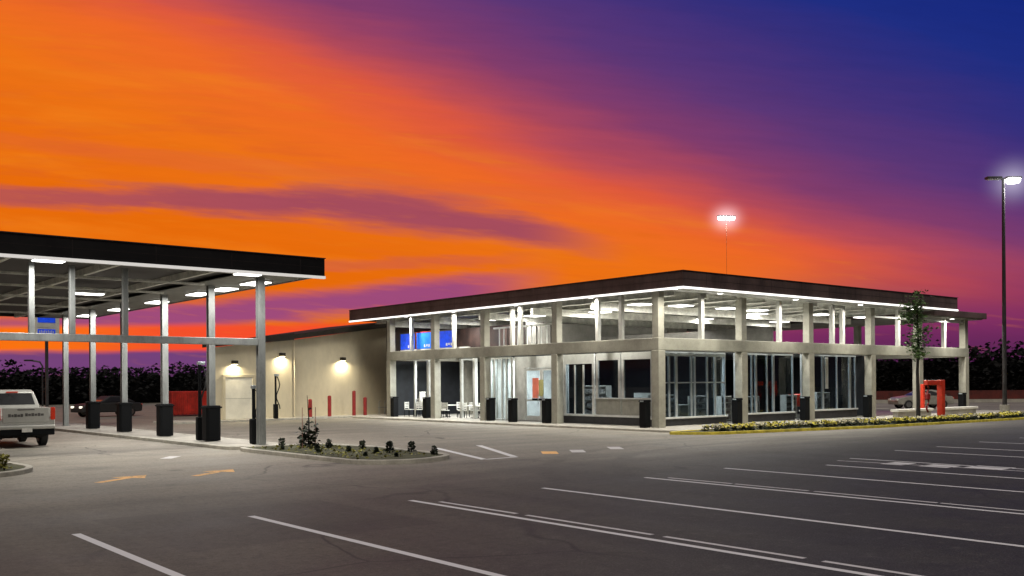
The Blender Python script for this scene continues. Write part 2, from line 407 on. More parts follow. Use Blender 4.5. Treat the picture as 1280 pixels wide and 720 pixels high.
def kerbed(name, poly, h=.12, w=.18, top='concrete', km='kerb', inset=True):
    """a raised slab with its own kerb ring"""
    n = len(poly); inner = []
    for i in range(n):
        p0, p1, p2 = (Vector(poly[(i+k) % n]) for k in (-1, 0, 1))
        d1, d2 = (p1-p0).normalized(), (p2-p1).normalized()
        n1, n2 = Vector((-d1.y, d1.x)), Vector((-d2.y, d2.x)); b = (n1+n2).normalized()
        inner.append(tuple(p1 + b*w/max(.4, b.dot(n1))))
    b = MB()
    O = [b.b.verts.new((x, y, 0)) for x, y in poly]; T = [b.b.verts.new((x, y, h)) for x, y in poly]; I = [b.b.verts.new((x, y, h)) for x, y in inner]; J = [b.b.verts.new((x, y, h-.06)) for x, y in inner]
    for i in range(n):
        j = (i+1) % n
        for A, B in ((O, T), (T, I), (I, J)): b.b.faces.new((A[i], A[j], B[j], B[i]))
    k = b.build(name+'_kerb', M[km], bevel=.02); struct(k)
    t = MB(); t.b.faces.new([t.b.verts.new((x, y, h-.015 if top == 'concrete' else h-.03)) for x, y in inner]); o = t.build(name, M[top]); struct(o); return inner
def rounded(pts, r=.6, n=5):
    out = []; m = len(pts)
    for i in range(m):
        p0, p1, p2 = (Vector(pts[(i+k) % m]) for k in (-1, 0, 1))
        a = p1+(p0-p1).normalized()*min(r, (p0-p1).length*.45); c = p1+(p2-p1).normalized()*min(r, (p2-p1).length*.45)
        for k in range(n+1):
            t = k/n; out.append(tuple(a*(1-t)**2 + p1*2*t*(1-t) + c*t*t))
    return out
# island that carries the canopy columns (planted nose), the small island by the lot, the store pavement, the flower bed
kerbed('canopy_island', rounded([(-20.45, .6), (-18.2, .6), (-18.2, 30), (-20.9, 30)], .5))
kerbed('planter_bed', rounded([(-20.45, .4), (-20.35, -7.6), (-18.9, -8.4), (-17.0, -7.6), (-16.6, -2.6), (-17.3, .4)], .9), top='soil')
kerbed('small_island', rounded([(-33, -4.9), (-28.4, -4.9), (-27.3, -3.4), (-27.6, -.3), (-33, -.3)], 1.0), top='soil')
kerbed('sidewalk', rounded([(-1.9, -2.6), (34, -2.2), (34, 25), (-1.9, 25)], .7), h=.10)
bed = rounded([(-3.2, -3.3), (-1.8, -4.8), (8, -6.35), (22, -6.9), (42, -6.9), (42, -2.85), (-1.6, -2.85)], .5)
kerbed('flower_bed', bed, h=.11, w=.16, top='soil', km='kerb_yellow')
kerbed('rear_sidewalk', [(-14, 23.6), (-2.2, 25.2), (1.9, 25.2), (1.9, 27.6), (-14, 26.4)], h=.12)

# ------------------------------------------------------------------ left canopy
can = empty('fuel_canopy', (-19.5, .5, 0), 'open steel drive-through canopy with black flat roof edge and slim grey columns', 'canopy')
def world(o):
    m = Matrix.LocRotScale(o.location, o.rotation_euler, o.scale)
    return m if o.parent is None else world(o.parent) @ o.matrix_parent_inverse @ m
def P(mb, name, m, parent, **k):
    """build in world coordinates, then hang under the thing without moving"""
    o = mb.build(name, m, None, **k); o.parent = parent
    o.matrix_parent_inverse = world(parent).inverted()
    return o
CX0, CX1, CY0, CY1 = -33.0, -17.72, -1.0, 26.0
f = MB().box(CX0, CX1, CY0, CY0+.12, 5.86, 6.44).box(CX0, CX1, CY1-.12, CY1, 5.86, 6.44).box(CX0, CX0+.12, CY0+.12, CY1-.12, 5.86, 6.44).box(CX1-.12, CX1, CY0+.12, CY1-.12, 5.86, 6.44)
P(f, 'fascia', M['black_fascia'], can)
P(MB().box(CX0+.13, CX1-.13, CY0+.13, CY1-.13, 6.30, 6.38), 'roof', M['roof_membrane'], can)
P(MB().box(CX0+.13, CX1-.13, CY0+.13, CY1-.13, 6.02, 6.06), 'roof_deck', M['deck'], can)
sf = MB().box(CX0+.13, CX1-.14, CY0+.13, CY0+1.25, 5.875, 5.905).box(CX1-2.5, CX1-.14, CY0+1.26, CY1-.14, 5.875, 5.905)
P(sf, 'soffit_panel', M['soffit'], can)
P(MB().box(CX0, CX1+.02, CY0-.03, CY0+.10, 5.77, 5.856), 'edge_trim', M['trim_glow'] if 'trim_glow' in M else M['white_frame'], can)  # glow put into the trim, which no lamp reaches
for x in (-21.4, -24.4, -27.4, -30.4): P(MB().box(x-.07, x+.07, CY0+.3, CY1-.3, 5.80, 6.015), 'joist', M['joist'], can)
for y in (3.0, 7.0, 11.5, 16.2, 21.0): P(MB().box(CX0+.3, CX1-2.6, y-.06, y+.06, 5.72, 5.795), 'purlin', M['joist'], can)
def h_column(x, y, z0, z1, w, parent, m, name='column', guard=None, d=None):
    d = d or w
    t = .045
    b = MB().box(x-w/2, x+w/2, y-d/2, y-d/2+t, z0, z1).box(x-w/2, x+w/2, y+d/2-t, y+d/2, z0, z1).box(x-t/2, x+t/2, y-d/2+t, y+d/2-t, z0, z1)
    b.box(x-w*.72, x+w*.72, y-d*.72, y+d*.72, z0, z0+.03)
    o = P(b, name, m, parent)
    if guard:
        gw, gh = guard
        gb = MB().prism([(x+gw/2*a, y+gw/2*c) for a, c in ((-.7, -1), (.7, -1), (1, -.7), (1, .7), (.7, 1), (-.7, 1), (-1, .7), (-1, -.7))], z0+.03, z0+gh)
        P(gb, 'column_guard', M['black_plastic'], o, bevel=.02)
        P(MB().box(x-gw/2-.02, x+gw/2+.02, y-gw/2-.02, y+gw/2+.02, z0+gh-.10, z0+gh-.04), 'guard_band', M['black_plastic'], o, bevel=.01)
    return o
for i, y in enumerate((.85, 4.45, 9.25, 14.3, 18.95, 23.6)):
    h_column(-19.5 if i else -19.2, y, .10, 5.87, .24, can, M['steel'], guard=(.56, 1.33) if 0 < i < 5 else None)
for y in (.85, 12.0, 23.6): h_column(-31.0, y, 0, 5.87, .30, can, M['steel'])
P(MB().box(-31.0, -19.34, .74, .96, 3.54, 3.77), 'tie_beam', M['steel'], can, bevel=.012)
for x in (-26.49, -25.34, -23.76): P(MB().box(x-.08, x+.08, .77, .93, 3.772, 5.87), 'post', M['steel'], can, bevel=.012)
def fixture(x, y, z, sx, sy, watts, parent, color=(1, .97, .9), spread=165):
    o = P(MB().box(x-sx/2-.05, x+sx/2+.05, y-sy/2-.05, y+sy/2+.05, z, z+.09), 'ceiling_light', M['white_frame'], parent, bevel=.015)
    P(MB().box(x-sx/2, x+sx/2, y-sy/2, y+sy/2, z-.03, z-.002), 'diffuser', M['lamp_face'], o)
    area((x, y, z-.04), sx, sy, watts, color, spread=180)
for x in (-20.2, -26.3): fixture(x, -.35, 5.82, .8, .4, 150, can)  # pair added to brighten the column fronts and the drive below
for y in (2.2, 5.0, 7.4, 12.2, 17.4, 22.5): fixture(-18.75, y, 5.82, .6, 1.3, 200, can)
for x, y in ((-23.0, 7.5), (-28.6, 11)): fixture(x, y, 5.80 if y < .2 else 5.62, 1.1, .5, 190, can)

b = MB()
for k in range(7): b.box(CX1-.9-k*2.4-.008, CX1-.9-k*2.4+.008, CY0-.004, CY0-.0005, 5.90, 6.42)
b.box(CX0+.1, CX1-.02, CY0-.004, CY0-.0006, 6.15, 6.162)
P(b, 'seam', M['seam'], can)
P(MB().box(CX0-.03, CX1+.03, CY0-.03, CY0+.14, 6.442, 6.475), 'coping', M['seam'], can)
# ------------------------------------------------------------------ main store
st = empty('glass_store', (0, 0, 0), 'large glazed store with brown flat roof edge, bright light strip and square columns', 'store')
OA, OB, SE, TE = .97, 2.35, 23.6, 26.5
RX0, RX1, RY0, RY1, RZ0, RZ1 = -OA, SE, -OB, TE, 6.37, 7.05
f = MB()
f.prism(rounded([(RX0, RY0), (RX1, RY0), (RX1, RY0+.12+.0), (RX0+.12, RY0+.12)], .02, 1), RZ0, RZ1)
f.prism([(RX0, RY0+.004), (RX0+.118, RY0+.125), (RX0+.118, RY1), (RX0, RY1)], RZ0, RZ1)
f.box(RX0+.12, RX1, RY1-.12, RY1, RZ0, RZ1).box(RX1-.12, RX1, RY0+.125, RY1-.125, RZ0, RZ1)
P(f, 'fascia', M['brown_fascia'], st)
P(MB().box(RX0+.13, RX1-.13, RY0+.13, RY1-.13, 6.9, 6.96), 'roof', M['roof_membrane'], st)
P(MB().box(RX0+.13, RX1-.13, RY0+.13, RY1-.13, 6.66, 6.70), 'roof_deck', M['store_deck'], st)
P(MB().box(RX0+.13, RX1-.13, RY0+.13, -.3, 6.40, 6.43).box(RX0+.13, -.3, -.295, RY1-.13, 6.40, 6.43), 'soffit_panel', M['soffit'], st)
P(MB().box(RX0-.04, RX1, RY0-.04, RY0+.03, 6.275, 6.368).box(RX0-.04, RX0+.03, RY0+.031, RY1, 6.275, 6.368), 'light_strip', M['strip'], st)
b = MB()
for k in range(10): b.box(.6+k*2.4, .616+k*2.4, RY0-.004, RY0-.0005, 6.39, 7.03)
for k in range(11): b.box(RX0-.004, RX0-.0005, .2+k*2.4, .216+k*2.4, 6.39, 7.03)
b.box(RX0+.02, RX1-.02, RY0-.004, RY0-.0006, 6.70, 6.712).box(RX0-.004, RX0-.0006, RY0+.02, RY1-.02, 6.70, 6.712)
P(b, 'seam', M['seam'], st)
P(MB().box(RX0-.03, RX1+.02, RY0-.03, RY0+.16, 7.052, 7.085).box(RX0-.03, RX0+.16, RY0+.161, RY1, 7.052, 7.085), 'coping', M['seam'], st)
for x, y, sx in ((5.5, 9, 1.6), (12.5, 12, 2.0)):
    P(MB().box(x-sx/2, x+sx/2, y-.6, y+.6, 6.97, 7.35), 'roof_unit', M['roof_membrane'], st, bevel=.03)
# lower rear roof at the far end
P(MB().box(SE+.02, 30.4, -.9, 20, 6.12, 6.5), 'low_roof', M['brown_fascia'], st, bevel=.03)
P(MB().box(SE+.1, 30.2, -.7, 19.8, 6.07, 6.117), 'low_soffit', M['soffit'], st)
for i in range(10):
    x = .9+i*2.3
    b = MB().box(x-.15, x+.15, -.2, RY1-.4, 6.20, 6.225).box(x-.012, x+.012, -.2, RY1-.4, 6.226, 6.655)
    P(b, 'joist', M['joist'], st)
for y in (4.6, 9.2, 13.8, 18.4, 22.8):
    P(MB().box(.2, SE-.3, y-.09, y+.09, 5.82, 6.19), 'girder', M['joist'], st)
ZB0, ZB1 = 3.66, 4.23
P(MB().box(-.22, 29.35, -.22, .22, ZB0, ZB1), 'ring_beam', M['beam_paint'], st, bevel=.02)
P(MB().box(-.22, .22, .225, 23.1, ZB0, ZB1), 'ring_beam', M['beam_paint'], st, bevel=.02)
P(MB().box(.225, 29.35, 22.7, 23.1, ZB0, ZB1), 'ring_beam', M['beam_paint'], st, bevel=.02)
P(MB().box(28.95, 29.35, .225, 22.69, ZB0, ZB1), 'ring_beam', M['beam_paint'], st, bevel=.02)
def sq_col(x, y, w=.46, top=6.37):
    o = P(MB().box(x-w/2, x+w/2, y-w/2, y+w/2, .08, ZB0-.002), 'column', M['column_paint'], st, bevel=.02)
    u = w*.86
    P(MB().box(x-u/2, x+u/2, y-u/2, y+u/2, ZB1+.002, top), 'upper_post', M['column_paint'], o, bevel=.015)
    if top < 6.2: pass
    return o
for x in (0, 6.1, 11.85, 17.95, 23.3, 29.1): sq_col(x, 0, top=6.37 if x < 23.5 else 6.07)
for y in (6.98, 13.05, 17.95, 22.9): sq_col(0, y, .45)
for x in (6.1, 11.85, 17.95, 23.3, 29.1): sq_col(x, 22.9, .45, top=6.37 if x < 23.5 else 6.07)
for y in (7.6, 15.2): sq_col(29.1, y, .45, top=6.07)
for x in (3.05, 9.25, 14.1, 15.1, 21.0, 26.5):
    P(MB().box(x-.11, x+.11, -.11, .11, ZB1+.002, 6.37 if x < 23 else 6.07), 'clerestory_post', M['post_paint'], st, bevel=.01)
for y in (2.35, 3.95, 9.9, 10.6, 16.0, 20.5):
    P(MB().box(-.10, .10, y-.10, y+.10, ZB1+.002, 6.37), 'clerestory_post', M['post_paint'], st, bevel=.01)
# slim rail over the clerestory along the far bays
P(MB().box(18.3, 28.9, -.06, .06, 5.84, 5.94), 'clerestory_rail', M['white_frame'], st)
# a dense screen of vertical bars near the entrance
for k in range(12):
    y = 10.9+k*.42 + random.uniform(-.08, .08)
    P(MB().box(3.0, 3.05, y-.035, y+.035, ZB1, 5.45), 'screen_bar', M['white_frame'] if k % 3 else M['bronze'], st)
P(MB().box(2.98, 3.08, 10.6, 16.1, 5.45, 5.55), 'screen_rail', M['white_frame'], st)

# floor, inner walls
P(MB().box(.9, 19.4, .9, 13.4, .10, .125), 'interior_floor', M['interior_floor'], st)
P(MB().box(3.2, 19.3, 13.2, 13.35, .13, 3.65), 'back_wall', M['interior_dark'], st)
P(MB().box(3.2, 15.5, 13.21, 13.34, 3.652, 5.75), 'upper_wall', M['interior_grey'], st)
P(MB().box(19.15, 19.30, 1.1, 13.19, .13, 3.65), 'side_wall', M['interior_dark'], st)
P(MB().box(19.15, 19.28, 7.6, 13.19, 3.66, 5.7), 'upper_wall', M['interior_grey'], st)
P(MB().box(4.6, 4.75, 13.4, 22.6, 4.25, 5.8), 'upper_wall', M['bronze_panel'], st)
P(MB().box(9.0, 9.15, 5.2, 13.19, 3.66, 5.0), 'partition', M['interior_grey'], st)
P(MB().box(1.2, 19.1, 1.2, 13.1, 3.66, 3.70), 'inner_ceiling', M['interior_dark'], st)
P(MB().box(1.2, 19.1, 1.2, 13.1, 3.703, 3.75), 'bounce_sheet', M['white_plastic'], st)  # added white sheet, bounces light up onto the joists
P(MB().box(19.4, 28.7, .6, 22.4, .095, .11), 'bay_floor', M['interior_floor'], st)
P(MB().box(9.0, 9.12, 4.0, 13.19, .13, 3.60), 'inner_wall', M['interior_dark'], st)

def storefront_x(x0, x1, y, mull, sill=.52, top=3.64, fm='grey_frame', gm='glass', dado=True, rail=None):
    """glazing between two columns, facing -y"""
    w = P(MB().box(x0, x1, y-.002, y+.006, sill+.06, top-.08), 'window', M[gm], st)
    b = MB().box(x0, x1, y-.05, y+.05, top-.08, top).box(x0, x0+.06, y-.05, y+.05, sill+.06, top-.08).box(x1-.06, x1, y-.05, y+.05, sill+.06, top-.08)
    for m, ww in mull: b.box(m-ww/2, m+ww/2, y-.05, y+.05, sill+.06, top-.08)
    if rail: b.box(x0+.06, x1-.06, y-.03, y+.03, rail-.03, rail+.03)
    P(b, 'frame', M[fm], w)
    P(MB().box(x0-.05, x1+.05, y-.16, y+.10, sill-.03, sill+.06), 'sill', M['white_frame'], w, bevel=.01)
    if dado: P(MB().box(x0, x1, y-.10, y+.08, .10, sill-.032), 'dado', M['dark_dado'], st)
storefront_x(.35, 5.75, .75, [(1.55, .09), (2.05, .16), (3.15, .10), (3.40, .10), (4.35, .07), (4.95, .12)], .45, rail=2.15)
storefront_x(6.5, 11.5, .75, [(7.9, .06), (8.25, .13), (9.2, .05), (9.75, .14)], .50)
storefront_x(12.25, 17.6, .75, [(14.3, .14), (15.7, .06), (17.0, .16)], .55)
P(MB().box(.4, 5.7, .66, .69, 3.42, 3.54), 'transom_bar', M['grey_frame'], st)
P(MB().box(12.2+2.35, 12.2+2.62, .72, .78, 1.75, 3.5), 'hanging_panel', M['white_frame'], st)

def storefront_y(y0, y1, x, sill, top=3.64, gm='glass', fm='white_frame', hd=.35):
    w = P(MB().box(x-.002, x+.006, y0, y1, sill, top-hd), 'window', M[gm], st)
    b = MB().box(x-.05, x+.05, y0, y1, top-hd, top).box(x-.05, x+.05, y0, y0+.14, sill, top-hd).box(x-.05, x+.05, y1-.14, y1, sill, top-hd)
    P(b, 'frame', M[fm], w)
    return w
# left facade, from the corner: two windows over grey panels, a door with display, the white entry, pale glass
for y0, y1 in ((1.0, 3.05), (3.15, 4.85)):
    w = storefront_y(y0, y1, .75, 1.40)
    P(MB().box(.70, .80, y0, y1, .58, 1.36), 'lower_panel', M['grey_panel'], st, bevel=.01)
    P(MB().box(.62, .82, y0, y1, 1.362, 1.42), 'sill', M['white_frame'], w, bevel=.008)
P(MB().box(.60, .82, .9, 7.3, .47, .575), 'ledge', M['white_frame'], st, bevel=.01)
P(MB().box(.66, .84, .9, 7.3, .10, .468), 'dado', M['dark_dado'], st)
w = storefront_y(5.0, 7.25, .75, .58, hd=.5)
P(MB().box(.72, .78, 5.75, 5.85, .58, 3.1).box(.72, .78, 6.4, 6.48, .58, 3.1), 'mullion', M['white_frame'], w)
# entry vestibule
P(MB().box(1.1, 1.2, 7.4, 11.8, 3.0, 3.64).box(1.1, 1.2, 7.4, 8.2, .10, 2.998).box(1.1, 1.2, 10.9, 11.8, .10, 2.998), 'entry_wall', M['vestibule'], st)
P(MB().box(1.21, 4.0, 11.7, 11.8, .10, 3.64), 'entry_side_wall', M['vestibule'], st)
for y0, y1 in ((8.22, 9.5), (9.54, 10.88)):
    d = P(MB().box(1.13, 1.17, y0, y0+.11, .12, 2.98).box(1.13, 1.17, y1-.11, y1, .12, 2.98).box(1.13, 1.17, y0+.11, y1-.11, .12, .38).box(1.13, 1.17, y0+.11, y1-.11, 2.86, 2.98).box(1.13, 1.17, y0+.11, y1-.11, 1.2, 1.27), 'door', M['white_frame'], st)
    P(MB().box(1.148, 1.152, y0+.11, y1-.11, .38, 1.2).box(1.148, 1.152, y0+.11, y1-.11, 1.27, 2.86), 'pane', M['glass_pale'], d)
    P(MB().tube([(1.06, y1-.2 if y0 < 9 else y0+.2, .95), (1.06, y1-.2 if y0 < 9 else y0+.2, 1.55)], .02, 8), 'handle', M['grey_frame'], d)
# pale full-height glass with closely spaced mullions
w = P(MB().box(.998, 1.004, 11.85, 14.6, .14, 3.6), 'window', M['glass_pale'], st)
b = MB().box(.95, 1.05, 11.85, 14.6, 3.55, 3.64)
for y in (11.9, 12.35, 12.75, 13.4, 13.8, 14.2, 14.55): b.box(.95, 1.05, y-.05, y+.05, .10, 3.55)
P(b, 'frame', M['white_frame'], w)
P(MB().box(2.6, 2.68, 11.85, 15.2, .10, 3.6), 'curtain_wall', M['vestibule'], st)
# patio screens (left end) : slim white posts set back, dark backing added to blacken the view behind
P(MB().box(.6, 16, 24.3, 24.45, .08, 3.65), 'patio_backing', M['interior_dark'], st)
P(MB().box(.6, 16, 24.31, 24.44, 3.652, 6.3), 'patio_upper_wall', M['bronze_panel'], st)
P(MB().box(6.8, 6.95, 15.6, 22.6, .10, 3.6), 'patio_backing', M['interior_dark'], st)
for y, w in ((15.6, .22), (16.9, .16), (19.3, .16), (20.4, .22), (21.9, .14)):
    P(MB().box(1.1, 1.1+w, y-w/2, y+w/2, .10, 3.655), 'patio_post', M['white_frame'], st, bevel=.01)
P(MB().box(2.7, 2.85, 15.25, 17.0, .10, 3.6), 'patio_partition', M['grey_panel'], st)
P(MB().box(.5, .64, 15.3, 22.6, 4.24, 4.34), 'panel_rail', M['white_frame'], st)

# ceiling lights of the store
for i, (x, y) in enumerate(((4.3, 8.2), (2.2, 3.2), (4.4, 5.7), (4.6, 2.6), (8.1, 2.4), (10.6, 2.4), (16.6, 2.4), (3.3, 20.0), (3.3, 16.6), (3.3, 12.6), (21.0, 2.2), (14, 9), (13, 4.2), (20.5, 8), (18, 15), (10, 18))):
    fixture(x, y, 6.08 if min(x, y) > 1.2 else 6.30, 0.9, .9, 180, st, spread=172)
for x, y in ((-.55, -1.5), (-.45, 4.0), (-.45, 9.8), (-.45, 15.5), (-.45, 20.5), (3.0, -1.2), (9.0, -1.2), (15.0, -1.2), (20.6, -1.2), (26.5, -.55)):
    zd = 6.398 if x < 23.5 else 6.068
    o = P(MB().tube([(x, y, zd), (x, y, zd-.06)], .16, 16), 'downlight', M['white_frame'], st)
    P(MB().tube([(x, y, zd-.063), (x, y, zd-.073)], .13, 16), 'lens', M['lamp_face'], o)
    area((x, y, zd-.085), .24, .24, 215, (1, .95, .84), spread=165)
# dim shop interior lights
for x, y, wv in ((4.5, 2.4, 150), (2.2, 9.6, 260), (9.6, 2.4, 120), (14.6, 2.4, 120), (1.9, 13.2, 240), (1.6, 20.6, 240), (1.6, 17.0, 200), (2.0, 6.2, 90)):
    o = P(MB().box(x-.4, x+.4, y-.15, y+.15, 3.585, 3.655), 'ceiling_light', M['white_frame'], st)
    area((x, y, 3.57), .8, .3, wv, (.95, 1, 1), spread=170)

# posters on the entry door
p = empty('door_poster', (1.10, 9.85, 1.35), 'red and yellow poster hung inside the white entry door', 'poster')
P(MB().box(1.10, 1.12, 9.75, 10.25, 1.35, 2.45), 'print', M['poster_red'], p); P(MB().box(1.10, 1.12, 9.35, 9.72, 1.45, 2.35), 'side_strip', M['poster_yellow'], p)
P(MB().box(1.095, 1.122, 9.33, 10.27, 1.22, 1.33), 'caption_band', M['black_plastic'], p)
# blue display panels up in the clerestory
def blue(y0, y1, m, label):
    o = empty('blue_screen', (0.57, (y0+y1)/2, 4.34), label, 'display panel', 'blue display panels behind the clerestory')
    P(MB().box(0.52, 0.60, y0, y1, 4.36, 5.35), 'screen', M[m], o, bevel=.01)
    P(MB().box(0.50, 0.62, y0-.04, y1+.04, 5.352, 5.42).box(0.50, 0.62, y0-.06, y0-.002, 4.345, 5.35).box(0.50, 0.62, y1+.002, y1+.06, 4.345, 5.35), 'casing', M['red_paint'] if m == 'blue_panel_light' else M['bronze'], o)
    b = MB()
    for k in range(3): b.box(0.505, 0.517, y0+.15+k*.24, y0+.15+k*.24+.14, 4.45+.05*(k % 2), 4.62)
    P(b, 'white_print', M['white_plastic'], o)
blue(20.95, 22.6, 'blue_panel', 'dark blue lit display panel at the far end of the clerestory, behind the end column')
blue(19.15, 20.75, 'blue_panel_light', 'brighter mid-blue lit display panel with red top casing, second from the end column')
blue(16.8, 18.4, 'blue_panel', 'dark blue lit display panel beside the screen of vertical bars')

# ------------------------------------------------------------------ black bins beside the store columns
def make_bin():
    o = empty('litter_bin', (0, 0, 0), 'bin', 'bin', 'black bins beside the store columns')
    MB().prism([(-.19, -.19), (.19, -.19), (.19, .19), (-.19, .19)], .04, 1.16).build('body', M['black_plastic'], o, bevel=.03)
    MB().box(-.21, .21, -.21, .21, 1.162, 1.28).build('lid', M['black_plastic'], o, bevel=.04)
    MB().box(-.17, .17, -.17, .17, 0, .039).build('foot', M['rubber'], o)
    MB().box(-.222, -.205, -.11, .11, 1.19, 1.25).build('flap', M['grey_frame'], o)
    return o
bins = [(-.55, .35, 'black square bin tucked behind the corner column of the store'),
        (5.55, -.15, 'black square bin against the first column along the flower bed side'),
        (11.2, -.2, 'black square bin against the second column along the flower bed side'),
        (17.3, -.2, 'black square bin against the third column along the flower bed side'),
        (28.45, -.2, 'black square bin against the last column at the far end of the flower bed'),
        (-.25, 7.55, 'black square bin beside the column nearest the white entry door'),
        (-.55, 9.95, 'black square bin standing free in front of the pale entry glass'),
        (-.1, 12.45, 'black square bin beside the column where the pale glass begins'),
        (-.1, 18.75, 'black square bin at the patio column beside the stacked white chairs'),
        (-.1, 22.4, 'black square bin at the very end column under the blue panels')]
b0 = None
for x, y, lb in bins:
    o = make_bin() if b0 is None else copy_tree(b0)
    b0 = b0 or o
    o.location = (x, y, .09); o['label'] = lb; o.scale = (1, 1, 1)

# ------------------------------------------------------------------ patio furniture
def make_chair():
    o = empty('patio_chair', (0, 0, 0), 'chair', 'chair', 'white chairs on the patio')
    MB().box(-.22, .22, -.22, .22, .43, .47).build('seat', M['white_plastic'], o, bevel=.015)
    b = MB()
    for k in range(4): b.box(-.21, .21, .19, .22, .55+k*.10, .62+k*.10)
    b.box(-.22, -.18, .185, .225, .47, .93).box(.18, .22, .185, .225, .47, .93); b.build('backrest', M['white_plastic'], o)
    for sx in (-1, 1):
        for sy in (-1, 1): MB().tube([(sx*.19, sy*.19, .43), (sx*.21, sy*.21, 0)], .018, 6).build('leg', M['black_plastic'], o)
    return o
def make_table():
    o = empty('patio_table', (0, 0, 0), 'table', 'table', 'white topped tables on the patio')
    MB().box(-.55, .55, -.45, .45, .72, .76).build('tabletop', M['white_plastic'], o, bevel=.01)
    MB().tube([(0, 0, .03), (0, 0, .72)], .04, 10).build('pedestal', M['black_plastic'], o)
    MB().box(-.3, .3, -.04, .04, 0, .03).box(-.04, .04, -.3, -.041, 0, .03).box(-.04, .04, .041, .3, 0, .03).build('base', M['black_plastic'], o)
    return o
c0 = t0 = None
for x, y, lb in ((1.9, 21.6, 'white topped table under the dark blue panel at the patio end'), (1.7, 19.2, 'white topped table between the two bins of the patio'), (1.9, 16.6, 'white topped table in front of the grey patio partition'), (1.6, 14.9+.4, 'white topped table beside the pale glass end')):
    o = make_table() if t0 is None else copy_tree(t0)
    t0 = t0 or o; o.location = (x, y, .09); o['label'] = lb
for i, (x, y, rz, z) in enumerate(((.9, 21.2, 2.9, 0), (2.2, 21.9, -.2, 0), (.75, 22.0, .3, 0), (.85, 19.9, 2.6, 0), (2.4, 18.7, -.5, 0), (1.9, 20.1, .1, 0), (1.2, 16.9, 2.8, 0), (2.4, 17.3, .2, 0), (1.7, 15.9, 3.3, 0), (.95, 18.3, 2.2, 0))):
    o = make_chair() if c0 is None else copy_tree(c0)
    c0 = c0 or o; o.location = (x, y, .09+z); o.rotation_euler.z = rz; o['label'] = 'white slat back patio chair with black legs under the dark open bays'
for i, (x, y, n, lb) in enumerate(((1.3, 21.5, 6, 'end stack'), (.8, 19.35, 7, 'middle stack'))):
    for k in range(n):
        o = copy_tree(c0); o.location = (x, y, .09+.13*k); o.rotation_euler.z = 2.9+.05*k; o['group'] = 'white chairs stacked at the %s' % ('far patio end' if i == 0 else 'bin by the patio column')
        o['label'] = 'white chair in the stack at the %s' % ('far patio end' if i == 0 else 'bin by the patio column')

# ------------------------------------------------------------------ shop fittings seen through the glass
def shelf(x, y, rz, w, h, lb, name='display_shelf', gm='goods'):
    o = empty(name, (x, y, .125), lb, 'shelf unit', rz=rz)
    MB().box(-w/2, -w/2+.04, -.2, .2, 0, h).box(w/2-.04, w/2, -.2, .2, 0, h).box(-w/2+.04, w/2-.04, .16, .2, 0, h).build('frame', M['white_plastic'], o)
    n = int(h/.32)
    for k in range(n+1):
        z = .05+k*(h-.1)/n
        s = MB().box(-w/2+.045, w/2-.045, -.22, .155, z, z+.035).build('shelf', M['white_plastic'], o)
        if k < n:
            b = MB(); xx = -w/2+.08
            while xx < w/2-.22:
                ww = random.uniform(.09, .2); hh = random.uniform(.12, .22); b.box(xx, xx+ww, -.18, .1, z+.037, z+.037+hh); xx += ww+random.uniform(.01, .06)
            q = b.build('goods', M[gm], o)
shelf(2.0, 1.55, 0, 1.7, 1.45, 'low white shelf unit full of goods just inside the corner window')
shelf(4.9, 1.8, 0, 1.1, 1.35, 'white shelf unit with goods near the first column inside the glass')
shelf(7.2, 2.0, 0, .8, 1.3, 'pale shelf unit behind the second glazed bay', gm='goods_dark')
shelf(10.0, 2.6, 0, 1.6, 1.25, 'dim shelf unit in the middle of the second glazed bay', gm='goods_dark')
shelf(2.0, 6.1, R(-90), 1.7, 1.9, 'tall goods display behind the window beside the white entry')
shelf(4.0, 4.3, R(90), 1.8, 1.5, 'long goods shelf standing crosswise behind the corner glazing')
shelf(12.9, 2.0, 0, 1.0, 1.3, 'low goods shelf at the near edge of the third glazed bay', gm='goods_dark')
shelf(16.6, 2.4, 0, 1.3, 1.4, 'pale goods shelf at the far edge of the third glazed bay')
for k, (x, y, h, lb) in enumerate(((2.9, 2.6, 3.4, 'slim white inner post behind the corner glazing'), (8.6, 3.2, 3.4, 'slim white inner post behind the second glazed bay'), (15.9, 3.0, 3.4, 'slim white inner post behind the third glazed bay'))):
    o = empty('inner_post', (x, y, .125), lb, 'post')
    MB().box(-.06, .06, -.06, .06, .02, h).build('shaft', M['white_frame'], o, bevel=.008); MB().box(-.12, .12, -.12, .12, 0, .019).build('base_plate', M['grey_frame'], o)
o = empty('service_counter', (3.6, 3.2, .125), 'long pale service counter behind the two windows next to the corner', 'counter')
P(MB().box(3.3, 3.9, 1.6, 4.8, .125, 1.0), 'cabinet', M['grey_panel'], o); P(MB().box(3.2, 4.0, 1.5, 4.9, 1.002, 1.06), 'worktop', M['white_plastic'], o, bevel=.01)
o = empty('promo_cart', (14.5, 2.2, .125), 'red covered cart standing behind the third glazed bay', 'cart')
P(MB().box(13.6, 15.1, 1.9, 2.6, .75, 1.45), 'cover', M['bright_red_paint'], o, bevel=.08); P(MB().tube([(13.8, 2.1, .125), (13.8, 2.1, .75)], .03), 'leg', M['steel'], o); P(MB().tube([(14.9, 2.1, .125), (14.9, 2.1, .75)], .03), 'leg', M['steel'], o)
P(MB().tube([(13.8, 2.45, .125), (13.8, 2.45, .75)], .03), 'leg', M['steel'], o); P(MB().tube([(14.9, 2.45, .125), (14.9, 2.45, .75)], .03), 'leg', M['steel'], o)

